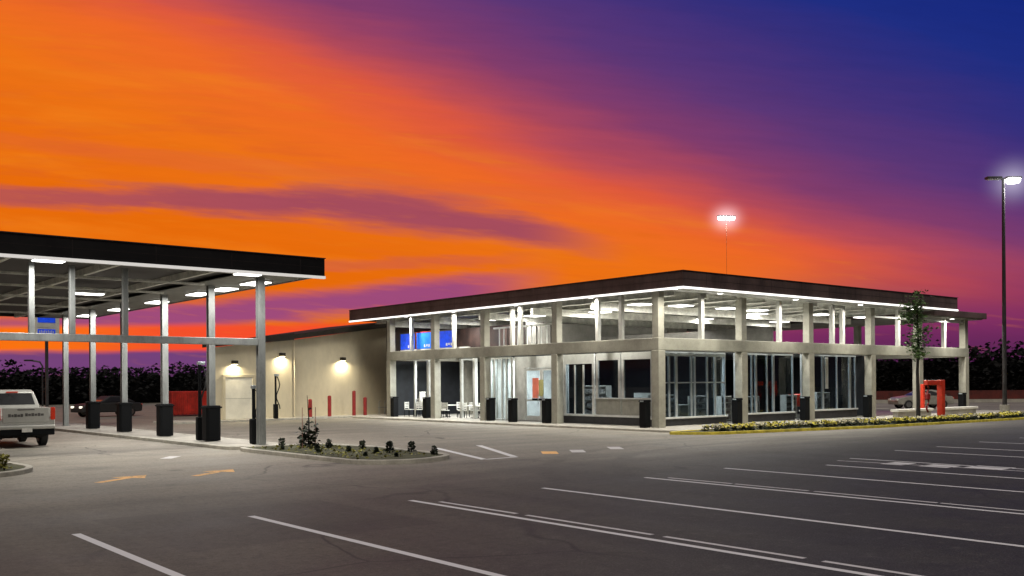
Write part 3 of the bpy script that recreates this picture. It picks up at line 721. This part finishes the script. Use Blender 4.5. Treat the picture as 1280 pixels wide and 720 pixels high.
# ------------------------------------------------------------------ beige service building at the back
sb = empty('service_building', (-5, 27, 0), 'beige rendered service building with dark sloping roof between the two canopies', 'building')
def slope_wall(pts_bottom, z_of_x, name, thick=.25):
    (x0, y0), (x1, y1) = pts_bottom
    b = MB(); d = Vector((x1-x0, y1-y0)).normalized(); n = Vector((-d.y, d.x))*thick
    a = [(x0, y0, 0), (x1, y1, 0), (x1, y1, z_of_x(x1)), (x0, y0, z_of_x(x0))]
    c = [(x+n.x, y+n.y, z) for x, y, z in a]
    va = [b.b.verts.new(p) for p in a]; vc = [b.b.verts.new(p) for p in c]
    b.b.faces.new(va); b.b.faces.new(vc[::-1])
    for k in range(4): b.b.faces.new((va[k], vc[k], vc[(k+1) % 4], va[(k+1) % 4]))
    return P(b, name, M['stucco'], sb)
zt = lambda x: 5.55 + .105*x if x < 2.6 else 6.1
WA, WB, WC, WD = (-10.75, 25.2), (-5.25, 26.3), (-5.0, 27.0), (2.6, 27.6)
slope_wall((WA, WB), zt, 'wall'); slope_wall((WC, WD), zt, 'wall')
P(MB().prism([(-10.77, 25.46), (-10.5, 25.5), (-10.5, 26.3), (-10.77, 26.3)], 0, zt(-10.75)-.02), 'side_wall', M['stucco'], sb)
P(MB().prism([(-5.02, 27.26), (-4.8, 27.26), (-4.8, 36), (-5.02, 36)], 0, zt(-5)-.02), 'side_wall', M['stucco'], sb)
b = MB()
for (x0, y0), (x1, y1) in ((WA, WB), (WC, WD)):
    q = [(x0-.3, y0-.35, zt(x0)), (x1+.0, y1-.35, zt(x1)), (x1, y1-.35, zt(x1)+.42), (x0-.3, y0-.35, zt(x0)+.30)]
    w = [(x, 26.4 if x0 < -8 else 36, z) for x, y, z in q]
    va = [b.b.verts.new(k) for k in q]; vc = [b.b.verts.new(k) for k in w]
    b.b.faces.new(va); b.b.faces.new(vc[::-1])
    for k in range(4): b.b.faces.new((va[k], vc[k], vc[(k+1) % 4], va[(k+1) % 4]))
P(b, 'roof', M['dark_roof'], sb)
P(MB().tube([(-5.12, 26.2, .1), (-5.12, 26.2, zt(-5.2))], .045, 8), 'downspout', M['stucco'], sb)
dw = Vector((WB[0]-WA[0], WB[1]-WA[1])).normalized(); ang = math.atan2(dw.y, dw.x)
def onwall(a, s, off):   # point at distance s along a wall, off in front of it
    d = dw if a == 0 else Vector((WD[0]-WC[0], WD[1]-WC[1])).normalized()
    o = WA if a == 0 else WC
    return (o[0]+d.x*s + d.y*off, o[1]+d.y*s - d.x*off)
x, y = onwall(0, 1.6, .03)
d = P(MB().box(x-.95, x+.95, y-.03, y+.03, .12, 2.62, rz=ang), 'door', M['door_cream'], sb)
P(MB().box(x-.96, x+.96, y-.045, y-.04, 1.35, 1.37, rz=ang), 'seam', M['grey_panel'], d)
fx = MB().box(x-1.12, x+1.12, y-.06, y+.06, 2.63, 2.80, rz=ang)
for sgn in (-1, 1): fx.box(x+sgn*1.04*math.cos(ang)-.08, x+sgn*1.04*math.cos(ang)+.08, y+sgn*1.04*math.sin(ang)-.06, y+sgn*1.04*math.sin(ang)+.06, .12, 2.628, rz=ang)
P(fx, 'door_frame', M['stucco'], sb, bevel=.01)
for a, s, z in ((0, 1.25, 3.42), (0, 4.75, 3.95), (1, 3.9, 3.75)):
    x, y = onwall(a, s, .16)
    an = ang if a == 0 else math.atan2(WD[1]-WC[1], WD[0]-WC[0])
    l = P(MB().box(x-.17, x+.17, y-.13, y+.13, z, z+.22, rz=an), 'wall_lamp', M['bronze'], sb, bevel=.03)
    P(MB().box(x-.13, x+.13, y-.10, y+.10, z-.03, z-.002, rz=an), 'lens', M['sconce_face'], l)
    area((x, y, z-.04), .26, .2, 80, (1, .86, .58), spread=165)
def bollard(x, y, h, lb):
    o = empty('bollard', (x, y, .0), lb, 'bollard', 'red bollards before the beige wall')
    MB().tube([(0, 0, 0), (0, 0, h-.05), (0, 0, h)], [.12, .12, .07], 14).build('post', M['red_paint'], o, smooth=False)
    MB().tube([(0, 0, 0), (0, 0, .02)], .17, 14).build('base_plate', M['concrete'], o)
for x, y, h, lb in ((-4.35, 25.6, 1.25, 'red bollard standing first from the downspout of the beige wall'), (-2.9, 25.75, 1.45, 'red bollard second from the downspout of the beige wall'),
                    (-.95, 26.0, 1.75, 'tallest red bollard, under the wall lamp of the beige wall'), (-.05, 26.1, 1.3, 'red bollard closest to the store among the four')):
    bollard(x, y, h, lb)
# low cream wall with slim rails right of the bollards
o = empty('cart_rail', (1.0, 25.6, .1), 'thin pale metal cart rail beside the end of the store patio', 'rail')
for k in range(3): P(MB().tube([(.6+k*.45, 25.4, .1), (.6+k*.45, 25.4, 1.0), (.75+k*.45, 25.4, 1.05)], .022, 6), 'hoop', M['steel'], o)
P(MB().tube([(.5, 25.4, .62), (1.7, 25.4, .62)], .02, 6), 'top_bar', M['steel'], o)

# ------------------------------------------------------------------ vacuum stands on the canopy island
def vac(x, y, h, lb):
    o = empty('vacuum_stand', (x, y, .1), lb, 'vacuum stand', 'dark vacuum stands on the canopy island')
    MB().tube([(0, 0, 0), (0, 0, h)], .06, 10).build('post', M['black_plastic'], o)
    MB().box(-.13, .13, -.12, .12, .02, .9).build('drum', M['black_plastic'], o, bevel=.04)
    pts = [(.10, 0, h-.05)] + [(.16+.10*math.sin(t*.9), .05*math.cos(t), h-.1-(h-.7)*t/9) for t in range(10)]
    MB().tube(pts, .035, 8).build('hose', M['rubber'], o, smooth=True)
    MB().box(-.08, .20, -.08, .08, h, h+.12).build('hose_hook', M['grey_frame'], o, bevel=.02)
    return o
vac(-19.62, 5.25, 2.85, 'dark vacuum stand with hanging hose behind the column nearest the beige door')
vac(-19.15, 1.55, 1.95, 'dark vacuum stand half hidden by the front corner column')
vac(-7.2, 24.6, 2.6, 'dark vacuum stand beside the beige wall, seen right of the corner column')

# ------------------------------------------------------------------ plants
def shrub(x, y, s, lb, grp, leaf='leaf_dark'):
    o = empty('shrub', (x, y, .08), lb, 'shrub', grp)
    pts = []
    for k in range(int(70+60*s)):
        a = random.uniform(0, 6.28); r = s*.42*math.sqrt(random.random()); z = s*random.uniform(.08, .95)
        r *= 1.05-.5*(z/s)
        pts.append((r*math.cos(a), r*math.sin(a), z))
    MB().leaves(pts, .13*max(.7, s)).build('foliage', M[leaf], o)
    b = MB()
    for k in range(3): b.tube([(0, 0, 0), (random.uniform(-.12, .12)*s, random.uniform(-.12, .12)*s, .55*s)], [.02, .008], 5)
    b.build('stem', M['bark'], o)
GS = 'small dark shrubs in the planter bed of the canopy island'
LS = 'small dark leafy shrub growing in the planted nose of the canopy island'
for x, y, s in ((-18.9, -.1, .55), (-18.25, -.3, .42), (-18.9, -2.6, .35), (-18.15, -2.0, .5), (-18.6, -4.1, .34), (-17.6, -3.2, .5), (-18.3, -5.2, .34), (-17.3, -4.4, .5), (-17.9, -5.3, .62), (-17.15, -5.4, .56), (-17.35, -6.9, .46), (-19.4, -3.6, .22), (-19.1, -5.9, .2), (-18.6, -6.8, .2), (-19.6, -1.6, .2)):
    shrub(x, y, s*.6, LS, GS)
# young staked sapling in the bed
o = empty('staked_sapling', (-18.55, -1.35, .08), 'young bushy sapling between thin pinkish stakes in the planter bed', 'sapling')
MB().leaves([(random.gauss(0, .16), random.gauss(0, .16), abs(random.gauss(.35, .2))) for _ in range(160)], .16).build('foliage', M['leaf_dark'], o)
MB().leaves([(random.gauss(0, .07), random.gauss(0, .07), random.uniform(.6, 1.3)) for _ in range(12)], .12).build('foliage', M['leaf_dark'], o)
MB().tube([(0, 0, 0), (.02, 0, .9), (-.03, .02, 1.75)], [.03, .022, .008], 6).build('stem', M['bark'], o)
for sx in (-.22, .26): MB().tube([(sx, 0, 0), (sx, 0, 1.35)], .013, 6).build('stake', M['stake'], o)
# ground cover and low lime plants on the small island
GL = 'low lime green plants on the small kerbed island'
for k in range(13):
    shrub(random.uniform(-30.6, -28.1), random.uniform(-3.9, -1.3), random.uniform(.25, .42), 'low lime green plant on the small kerbed island beside the pickup', GL, 'leaf_lime')
def cover(name, poly_fn, n, size, m, z, label):
    b = MB(); b.leaves([poly_fn() + (z+random.uniform(0, .06),) for _ in range(n)], size)
    o = b.build(name, M[m]); tag(o, label, 'ground cover', None, 'stuff')
cover('ground_cover', lambda: (random.uniform(-20.0, -17.5), random.uniform(-7.0, 0)), 420, .09, 'leaf_lime', .085, 'thin olive ground cover in the planted nose of the canopy island')

# flower row along the yellow kerb
def bed_front(x): return -4.8-(x+1.8)*.158 if x < 8 else (-6.35-(x-8)*.04 if x < 22 else -6.9)
protos = []
def flower(k):
    o = empty('flower_clump', (0, 0, 0), 'yellow flowering clump in the row along the yellow kerb beside the store', 'flower clump', 'yellow flower clumps along the yellow kerb')
    s = random.uniform(.6, .8)
    pts = [(s*random.gauss(0, .15), s*random.gauss(0, .15), abs(random.gauss(.15, .10))*s) for _ in range(46)]
    MB().leaves(pts, .12).build('foliage', M['leaf_dark'], o)
    pts = [(s*random.gauss(0, .17), s*random.gauss(0, .17), s*random.uniform(.22, .42)) for _ in range(26)]
    MB().leaves(pts, .11).build('blossom', M['petal' if k % 3 else 'petal_pale'], o)
    return o
x = -1.2; i = 0
while x < 38:
    for row in range(2):
        if len(protos) < 6: o = flower(len(protos)); protos.append(o)
        else: o = copy_tree(random.choice(protos))
        yy = bed_front(x)+.55+row*.75+random.uniform(-.1, .1)
        if yy > -3.1: continue
        o.location = (x+row*.24+random.uniform(-.07, .07), yy, .07); o.rotation_euler.z = random.uniform(0, 6.28)
    x += .50 if x < 24 else .7

# street tree beside the store
tr = empty('young_street_tree', (15.64, -4.14, .05), 'young slim street tree with sparse bright leaves standing before the store', 'tree')
trunk = [(0, 0, 0), (.03, .02, 1.2), (-.02, .03, 2.6), (.05, 0, 4.0), (0, .02, 5.4), (.02, 0, 6.5)]
b = MB().tube(trunk, [.12, .095, .08, .06, .04, .015], 9)
pts = []
for k in range(26):
    z = random.uniform(3.0, 6.3); a = random.uniform(0, 6.28)
    ln = (random.uniform(.6, 1.25) if z > 4.6 else random.uniform(.35, .8))*(1 if z < 5.9 else .6)
    up = random.uniform(.1, .55)
    p0 = Vector((.02, .01, z)); p1 = p0+Vector((math.cos(a)*ln*.6, math.sin(a)*ln*.6, up*ln)); p2 = p0+Vector((math.cos(a)*ln, math.sin(a)*ln, up*ln*1.1))
    b.tube([p0, p1, p2], [.022, .012, .005], 5)
    for q in range(int(20+28*ln)):
        t = random.uniform(.25, 1.08); c = p0.lerp(p2, t)
        pts.append((c.x+random.gauss(0, .15), c.y+random.gauss(0, .15), c.z+random.gauss(0, .13)))
for k in range(260): z = random.uniform(4.4, 6.9); pts.append((random.gauss(0, .22), random.gauss(0, .22), z))
b.build('trunk', M['bark'], tr)
MB().leaves(pts, .155).build('crown', M['leaf'], tr)

# ------------------------------------------------------------------ red frame, red post
o = empty('red_gantry', (17.2, -4.6, .05), 'orange red steel frame with overhead arm and hanging hose standing in the flower bed', 'steel frame')
P(MB().box(17.0, 17.34, -4.75, -4.45, .05, 2.2), 'upright', M['bright_red_paint'], o, bevel=.03)
P(MB().box(15.55, 16.998, -4.72, -4.48, 1.92, 2.18), 'arm', M['bright_red_paint'], o, bevel=.03)
P(MB().tube([(15.75+.12*math.sin(t*1.3), -4.6, 1.92-.14*t) for t in range(11)], .05, 8), 'hose', M['red_paint'], o, smooth=True)
P(MB().box(15.6, 15.9, -4.7, -4.5, 1.15, 1.5), 'hose_reel', M['red_paint'], o, bevel=.05)
P(MB().box(16.96, 17.38, -4.79, -4.41, .03, .06), 'base_plate', M['red_paint'], o)
o = empty('red_post', (23.0, -.6, .1), 'thin red post covering the foot of the column behind the street tree', 'post')
P(MB().box(22.78, 22.98, -.62, -.42, .1, 1.95), 'shaft', M['bright_red_paint'], o, bevel=.02); P(MB().box(22.74, 23.02, -.66, -.38, .095, .13), 'foot_plate', M['red_paint'], o)
# white ledge blocks in the open bays
for i, (x0, x1, lb) in enumerate(((18.6, 22.6, 'long low white bench block between the last glazed bay and the street tree'), (23.9, 28.2, 'low white bench block between the red post and the end column'))):
    o = empty('bench_block', ((x0+x1)/2, -1.1, .1), lb, 'bench')
    P(MB().box(x0, x1, -1.35, -.85, .38, .52), 'seat', M['white_plastic'], o, bevel=.02); P(MB().box(x0+.1, x1-.1, -1.25, -.95, .085, .378), 'plinth', M['concrete'], o)

# ------------------------------------------------------------------ vehicles
def wheel(parent, x, y, r, w):
    t = MB().tube([(x-w/2, y, r), (x-w/2+.03, y, r), (x+w/2-.03, y, r), (x+w/2, y, r)], [r-.05, r, r, r-.05], 28).build('wheel', M['rubber'], parent)
    MB().tube([(x-w/2-.006, y, r), (x+w/2+.006, y, r)], r*.62, 20).build('rim', M['rim'], t)
def pickup(loc, rz):
    o = empty('pickup_truck', loc, 'pale silver pickup truck seen from behind under the black canopy', 'pickup truck', rz=rz)
    # length along +y, tail at y=0
    lower = [(.02, .62), (.02, 1.02), (.10, 1.06), (5.55, 1.06), (5.62, .95), (5.62, .55), (5.2, .50), (4.98, .50), (4.86, .80), (4.60, .93), (4.34, .93), (4.10, .80), (3.98, .48), (1.72, .48), (1.58, .80), (1.34, .93), (1.08, .93), (.82, .80), (.70, .55)]
    MB().extrude_x([(y, z) for y, z in lower], -.97, .97).build('body', M['truck_paint'], o, bevel=.045, seg=3)
    for s in (-1, 1):
        MB().box(s*.97-.045*(s+1), s*.97+.045*(1-s), .06, 2.0, 1.062, 1.42).build('bed_side', M['truck_paint'], o, bevel=.03)
    MB().box(-.76, .76, 0.0, .07, .90, 1.43).build('tailgate', M['truck_paint'], o, bevel=.02)
    for x, n, z in ((-.58, 5, 1.10), (-.03, 6, 1.12)):
        tg = MB()
        for k in range(n): w = random.uniform(.06, .10); tg.box(x, x+w, -.008, -.002, z+.01*(k % 2), z+.11-.02*(k % 2)); x += w+.015
        tg.build('badge', M['letters'], o)
    MB().box(-.28, .28, -.012, -.001, 1.335, 1.375).build('tailgate_handle', M['letters'], o)
    # cab
    cab = [(2.02, 1.06), (2.10, 1.48), (2.24, 1.98), (2.45, 2.06), (3.75, 2.06), (4.02, 1.98), (4.72, 1.44), (5.55, 1.30), (5.60, 1.06)]
    c = MB(); L = []
    for s in (-1, 1): L.append([c.b.verts.new((s*(.95 if z < 1.45 else .95-.24*(z-1.44)/.62), y, z)) for y, z in cab])
    n = len(cab)
    for k in range(n): c.b.faces.new((L[0][k], L[0][(k+1) % n], L[1][(k+1) % n], L[1][k]))
    c.b.faces.new(L[0][::-1]); c.b.faces.new(L[1]); c.build('cab', M['truck_paint'], o, bevel=.05, seg=3)
    MB().quad((-.76, 2.10, 1.50), (.76, 2.10, 1.50), (.66, 2.215, 1.93), (-.66, 2.215, 1.93)).build('rear_window', M['dark_paint'], o)
    MB().box(-.20, .20, 2.20, 2.235, 1.955, 1.995).build('high_brake_light', M['tail_red'], o)
    for s in (-1, 1):
        MB().quad((s*.945, 2.3, 1.50), (s*.945, 4.3, 1.50), (s*.80, 3.8, 1.94), (s*.80, 2.42, 1.94)).build('side_window', M['dark_paint'], o)
        t = MB().box(s*.895-.075, s*.895+.075, -.02, .10, .98, 1.43).build('tail_light', M['tail_red'], o, bevel=.03)
        MB().box(s*.97, s*1.17, 3.95, 4.07, 1.38, 1.58).build('mirror', M['black_plastic'], o, bevel=.03)
        for y in (1.21, 4.47): wheel(o, s*.80, y, .40, .27)
        MB().box(s*.7-.1, s*.7+.1, .9, 1.5, .28, .42).build('axle_guard', M['rubber'], o)
    MB().box(-.94, .94, -.14, .05, .66, .80).build('rear_bumper', M['truck_paint'], o, bevel=.04)
    MB().box(-.93, .93, -.10, .06, .44, .658).build('bumper_valance', M['black_plastic'], o, bevel=.03)
    MB().box(-.17, .17, -.155, -.142, .56, .70).build('licence_plate', M['white_plastic'], o)
    MB().box(-.05, .05, -.2, -.1, .40, .47).build('tow_hitch', M['black_plastic'], o)
    MB().box(-.75, .75, .4, 5.0, .34, .50).build('chassis', M['rubber'], o)
    return o
pickup((-25.2, 7.15, 0), R(-1))

def car(loc, rz, m, name, lb, tall=False, lights=False):
    o = empty(name, loc, lb, 'car', rz=rz)
    zr = 1.78 if tall else 1.45
    prof = [(-2.2, .35), (-2.25, .75), (-2.1, .95), (-1.0 if not tall else -2.1, 1.0), (1.0, 1.0), (2.0, .86), (2.22, .62), (2.2, .33), (1.72, .31), (1.6, .55), (1.36, .66), (1.12, .55), (1.0, .31), (-1.0, .31), (-1.12, .55), (-1.36, .66), (-1.6, .55), (-1.72, .31)]
    MB().extrude_x(prof, -.88, .88).build('body', M[m], o, bevel=.07, seg=3)
    roof = [(-2.05, 1.0), (-1.75, zr-.04), (-1.4, zr), (.1, zr), (1.05, 1.0)] if tall else [(-1.75, 1.0), (-1.0, zr-.05), (-.6, zr), (.1, zr), (.95, 1.0)]
    c = MB(); L = []
    for s in (-1, 1): L.append([c.b.verts.new((s*(.84-.25*(z-1)/.6), y, z)) for y, z in roof])
    n = len(roof)
    for k in range(n): c.b.faces.new((L[0][k], L[0][(k+1) % n], L[1][(k+1) % n], L[1][k]))
    c.b.faces.new(L[0][::-1]); c.b.faces.new(L[1]); c.build('cabin', M[m], o, bevel=.05)
    for s in (-1, 1):
        MB().quad((s*.848, roof[0][0]+.35, 1.04), (s*.848, roof[-1][0]-.3, 1.04), (s*.70, .05, zr-.08), (s*.70, roof[2][0]+.1, zr-.08)).build('side_window', M['dark_paint'], o)
        for y in (-1.36, 1.36): wheel(o, s*.78, y, .33, .22)
        MB().box(s*.62-.16, s*.62+.16, 2.12, 2.235, .62, .76).build('headlight', M['soft_glow'] if lights else M['white_plastic'], o, bevel=.03)
        MB().box(s*.66-.14, s*.66+.14, -2.27, -2.15, .72, .88).build('tail_light', M['tail_red'], o, bevel=.03)
    MB().quad((-.66, roof[-1][0]-.06, 1.05), (.66, roof[-1][0]-.06, 1.05), (.6, roof[-2][0]+.06, zr-.06), (-.6, roof[-2][0]+.06, zr-.06)).build('windscreen', M['dark_paint'], o)
    return o
car((-12.0, 41.5, 0), R(100), 'dull_dark', 'parked_sedan', 'dark parked sedan with lit headlights far behind the canopy columns', lights=True)
car((38.5, 8.0, 0), R(55), 'white_car', 'parked_saloon', 'pale car parked in the dark behind the open bays beside the street tree')

# ------------------------------------------------------------------ lamps on poles
def halo_mat():
    m = bpy.data.materials.new('lamp_halo'); m.use_nodes = True
    nt = m.node_tree; nt.nodes.clear(); X.nt = nt
    o = nt.nodes.new('ShaderNodeOutputMaterial'); e = nt.nodes.new('ShaderNodeEmission'); tc = nt.nodes.new('ShaderNodeTexCoord')
    ln = nt.nodes.new('ShaderNodeVectorMath'); ln.operation = 'LENGTH'; nt.links.new(tc.outputs['Object'], ln.inputs[0])
    d = X(ln.outputs['Value'])
    f = X.op('POWER', X.op('MAXIMUM', 1. - d*(1/2.4), 0.), 3.2)
    e.inputs[0].default_value = (.92, .92, 1, 1); nt.links.new((f*.34).k, e.inputs[1]); nt.links.new(e.outputs[0], o.inputs['Volume'])  # self-lit ball standing in for the bloom around the lamp
    return m
M['halo'] = halo_mat()
def lamp_post(loc, h, lb, heads, rp, watts, hs=1., pm='pole', reach=1.):
    o = empty('street_lamp', loc, lb, 'street lamp')
    MB().tube([(0, 0, .55), (0, 0, h*.5), (0, 0, h)], [rp, rp*.85, rp*.65], 10).build('pole', M[pm], o)
    MB().tube([(0, 0, 0), (0, 0, .6)], .28 if rp > .08 else .15, 14).build('footing', M['concrete'], o)
    for ang, lit in heads:
        d = Vector((math.cos(ang), math.sin(ang), 0))
        a = MB().tube([(0, 0, h-.12), d*.55*hs*reach+Vector((0, 0, h-.02))], .05, 8).build('arm', M[pm], o)
        c = d*hs*reach
        hd = MB().box(-.48*hs, .48*hs, -.22*hs, .22*hs, -.06, .07).build('lamp_head', M['pole'], a, bevel=.03)
        hd.location = (c.x, c.y, h); hd.rotation_euler.z = ang
        f = MB().box(-.40*hs, .40*hs, -.18*hs, .18*hs, -.10, -.062).build('lens', M['flood_face'] if lit else M['white_frame'], hd)
        if lit:
            b = MB().tube([(0, 0, -.34*hs), (0, 0, -.30*hs), (0, 0, -.12*hs)], [.20*hs, .38*hs, .44*hs], 14).build('bowl', M['flood_face'], hd)
            hz = bmesh.new(); bmesh.ops.create_icosphere(hz, subdivisions=3, radius=2.4)
            mm = MB(); mm.b.free(); mm.b = hz; ho = mm.build('lamp_halo', M['halo'], hd, smooth=True); ho.location = (0, 0, -.2)
            l = bpy.data.lights.new('flood', 'SPOT'); l.energy = watts; l.spot_size = R(150); l.spot_blend = .8; l.shadow_soft_size = .3; l.color = (1, .97, .92)
            lo = bpy.data.objects.new('flood', l); col.objects.link(lo); lo.location = Vector(loc)+Vector((c.x, c.y, h-.42*hs))
VR = math.atan2(-math.cos(.885796), math.sin(.885796))
lamp_post((26.5, -3.75, .08), 14.25, 'tall dark street lamp with white floodlight beside the far end of the store', ((VR, True), (VR+math.pi, False)), .13, 2600, .95, 'pole', .62)
lamp_post((42.2, 29.5, 0), 18.1, 'distant floodlight on a slender pole rising behind the store roof', ((VR+.2, True), (VR+math.pi+.2, True)), .017, 2200, 1.0, 'far_pole', .42)
o = empty('parking_post_lamp', (-15.5, 44.5, 0), 'small unlit lamp post far behind the pickup', 'street lamp')
MB().tube([(0, 0, 0), (0, 0, 3.6), (-.15, .1, 3.9), (-.6, .4, 4.0)], .06, 8).build('pole', M['pole'], o)
MB().box(-1.1, -.5, .3, .55, 3.95, 4.07).build('lamp_head', M['pole'], o, bevel=.03)

# hanging sign with blue picture under the canopy's far edge
o = empty('price_sign', (-17.8, 33.4, 0), 'blue and white picture sign on a post beyond the far canopy edge', 'sign')
P(MB().box(-18.6, -17.2, 33.5, 33.62, 5.15, 6.55), 'sign_board', M['white_plastic'], o, bevel=.03)
for k, (z0, z1, m) in enumerate(((5.25, 5.65, 'blue_panel'), (5.75, 6.0, 'white_frame'), (6.05, 6.45, 'blue_panel'))): P(MB().box(-18.45, -17.45, 33.48, 33.495, z0, z1), 'printed_band', M[m], o)
b = MB()
for k in range(9): b.box(-18.38+.1*k, -18.33+.1*k, 33.47, 33.478, 5.3+.05*(k % 3), 5.55+.03*(k % 2))
P(b, 'picture_marks', M['white_plastic'], o)
P(MB().box(-17.98, -17.82, 33.63, 33.78, 0, 6.4), 'sign_post', M['pole'], o)

# ------------------------------------------------------------------ far edges of the site
def ridge(name, pts, n, lb, zlo=.3):
    b = MB(); leaves = []
    for k in range(n):
        t = random.random()*(len(pts)-1); i = int(t); f = t-i
        x = pts[i][0]*(1-f)+pts[i+1][0]*f; y = pts[i][1]*(1-f)+pts[i+1][1]*f; h = pts[i][2]*(1-f)+pts[i+1][2]*f
        h *= .90+.05*math.sin(t*23.)+.05*math.sin(t*61.+1)+(.16*max(0, math.sin(t*17.+2))**6)
        leaves.append((x+random.gauss(0, 1.6), y+random.gauss(0, 1.6), zlo+(h-zlo)*random.random()**.6))
    b.leaves(leaves, .55)
    for i in range(len(pts)-1):
        m = 16
        for k in range(m):
            f0, f1 = k/m, (k+1)/m
            A = [pts[i][j]*(1-f0)+pts[i+1][j]*f0 for j in range(3)]; B = [pts[i][j]*(1-f1)+pts[i+1][j]*f1 for j in range(3)]
            b.quad((A[0]+1, A[1]+1, 0), (B[0]+1, B[1]+1, 0), (B[0]+1, B[1]+1, B[2]*random.uniform(.68, .8)), (A[0]+1, A[1]+1, A[2]*random.uniform(.68, .8)))
    o = b.build(name, M['wood_dark']); tag(o, lb, 'woods', None, 'stuff')
ridge('distant_woods', [(-60, 82, 4.2), (-20, 90, 4.3), (6, 92, 4.5), (40, 95, 5.2), (75, 80, 5.8)], 14000, 'dark distant woods behind the canopy and the beige building')
ridge('dark_woods', [(60, 60, 5.6), (75, 35, 6.0), (80, 22, 6.2), (88, 8, 6.6), (100, -10, 7.4), (120, -40, 8)], 14000, 'dark wooded bank beyond the far end of the store')
o = empty('boundary_wall', (48, 1, 0), 'low dark red boundary wall with pale footing right of the store', 'wall')
P(MB().box(36, 90, 14.0, 14.3, .3, 1.15, rz=R(-38)), 'masonry', M['red_wall'], o); P(MB().box(36, 90, 13.5, 13.85, 0, .28, rz=R(-38)), 'footing', M['concrete'], o)
o = empty('red_container', (-7.2, 37, 0), 'dim red storage container far left of the beige building', 'container')
P(MB().box(-9.0, -5.4, 37.0, 39.2, .1, 1.75), 'shell', M['container_red'], o, bevel=.03)
b = MB()
for k in range(13): b.box(-8.9+k*.28, -8.78+k*.28, 36.95, 36.998, .2, 1.66)
P(b, 'ribs', M['container_red'], o)
P(MB().box(-9.03, -9.005, 37.1, 39.1, .2, 1.65), 'end_doors', M['red_paint'], o)

# ------------------------------------------------------------------ render settings
sc.view_settings.view_transform = 'Standard'; sc.view_settings.look = 'None'; sc.view_settings.exposure = 0
sc.cycles.use_denoising = True
sc.cycles.max_bounces = 7; sc.cycles.transparent_max_bounces = 12; sc.cycles.sample_clamp_indirect = 6
sc.cycles.caustics_reflective = False; sc.cycles.caustics_refractive = False
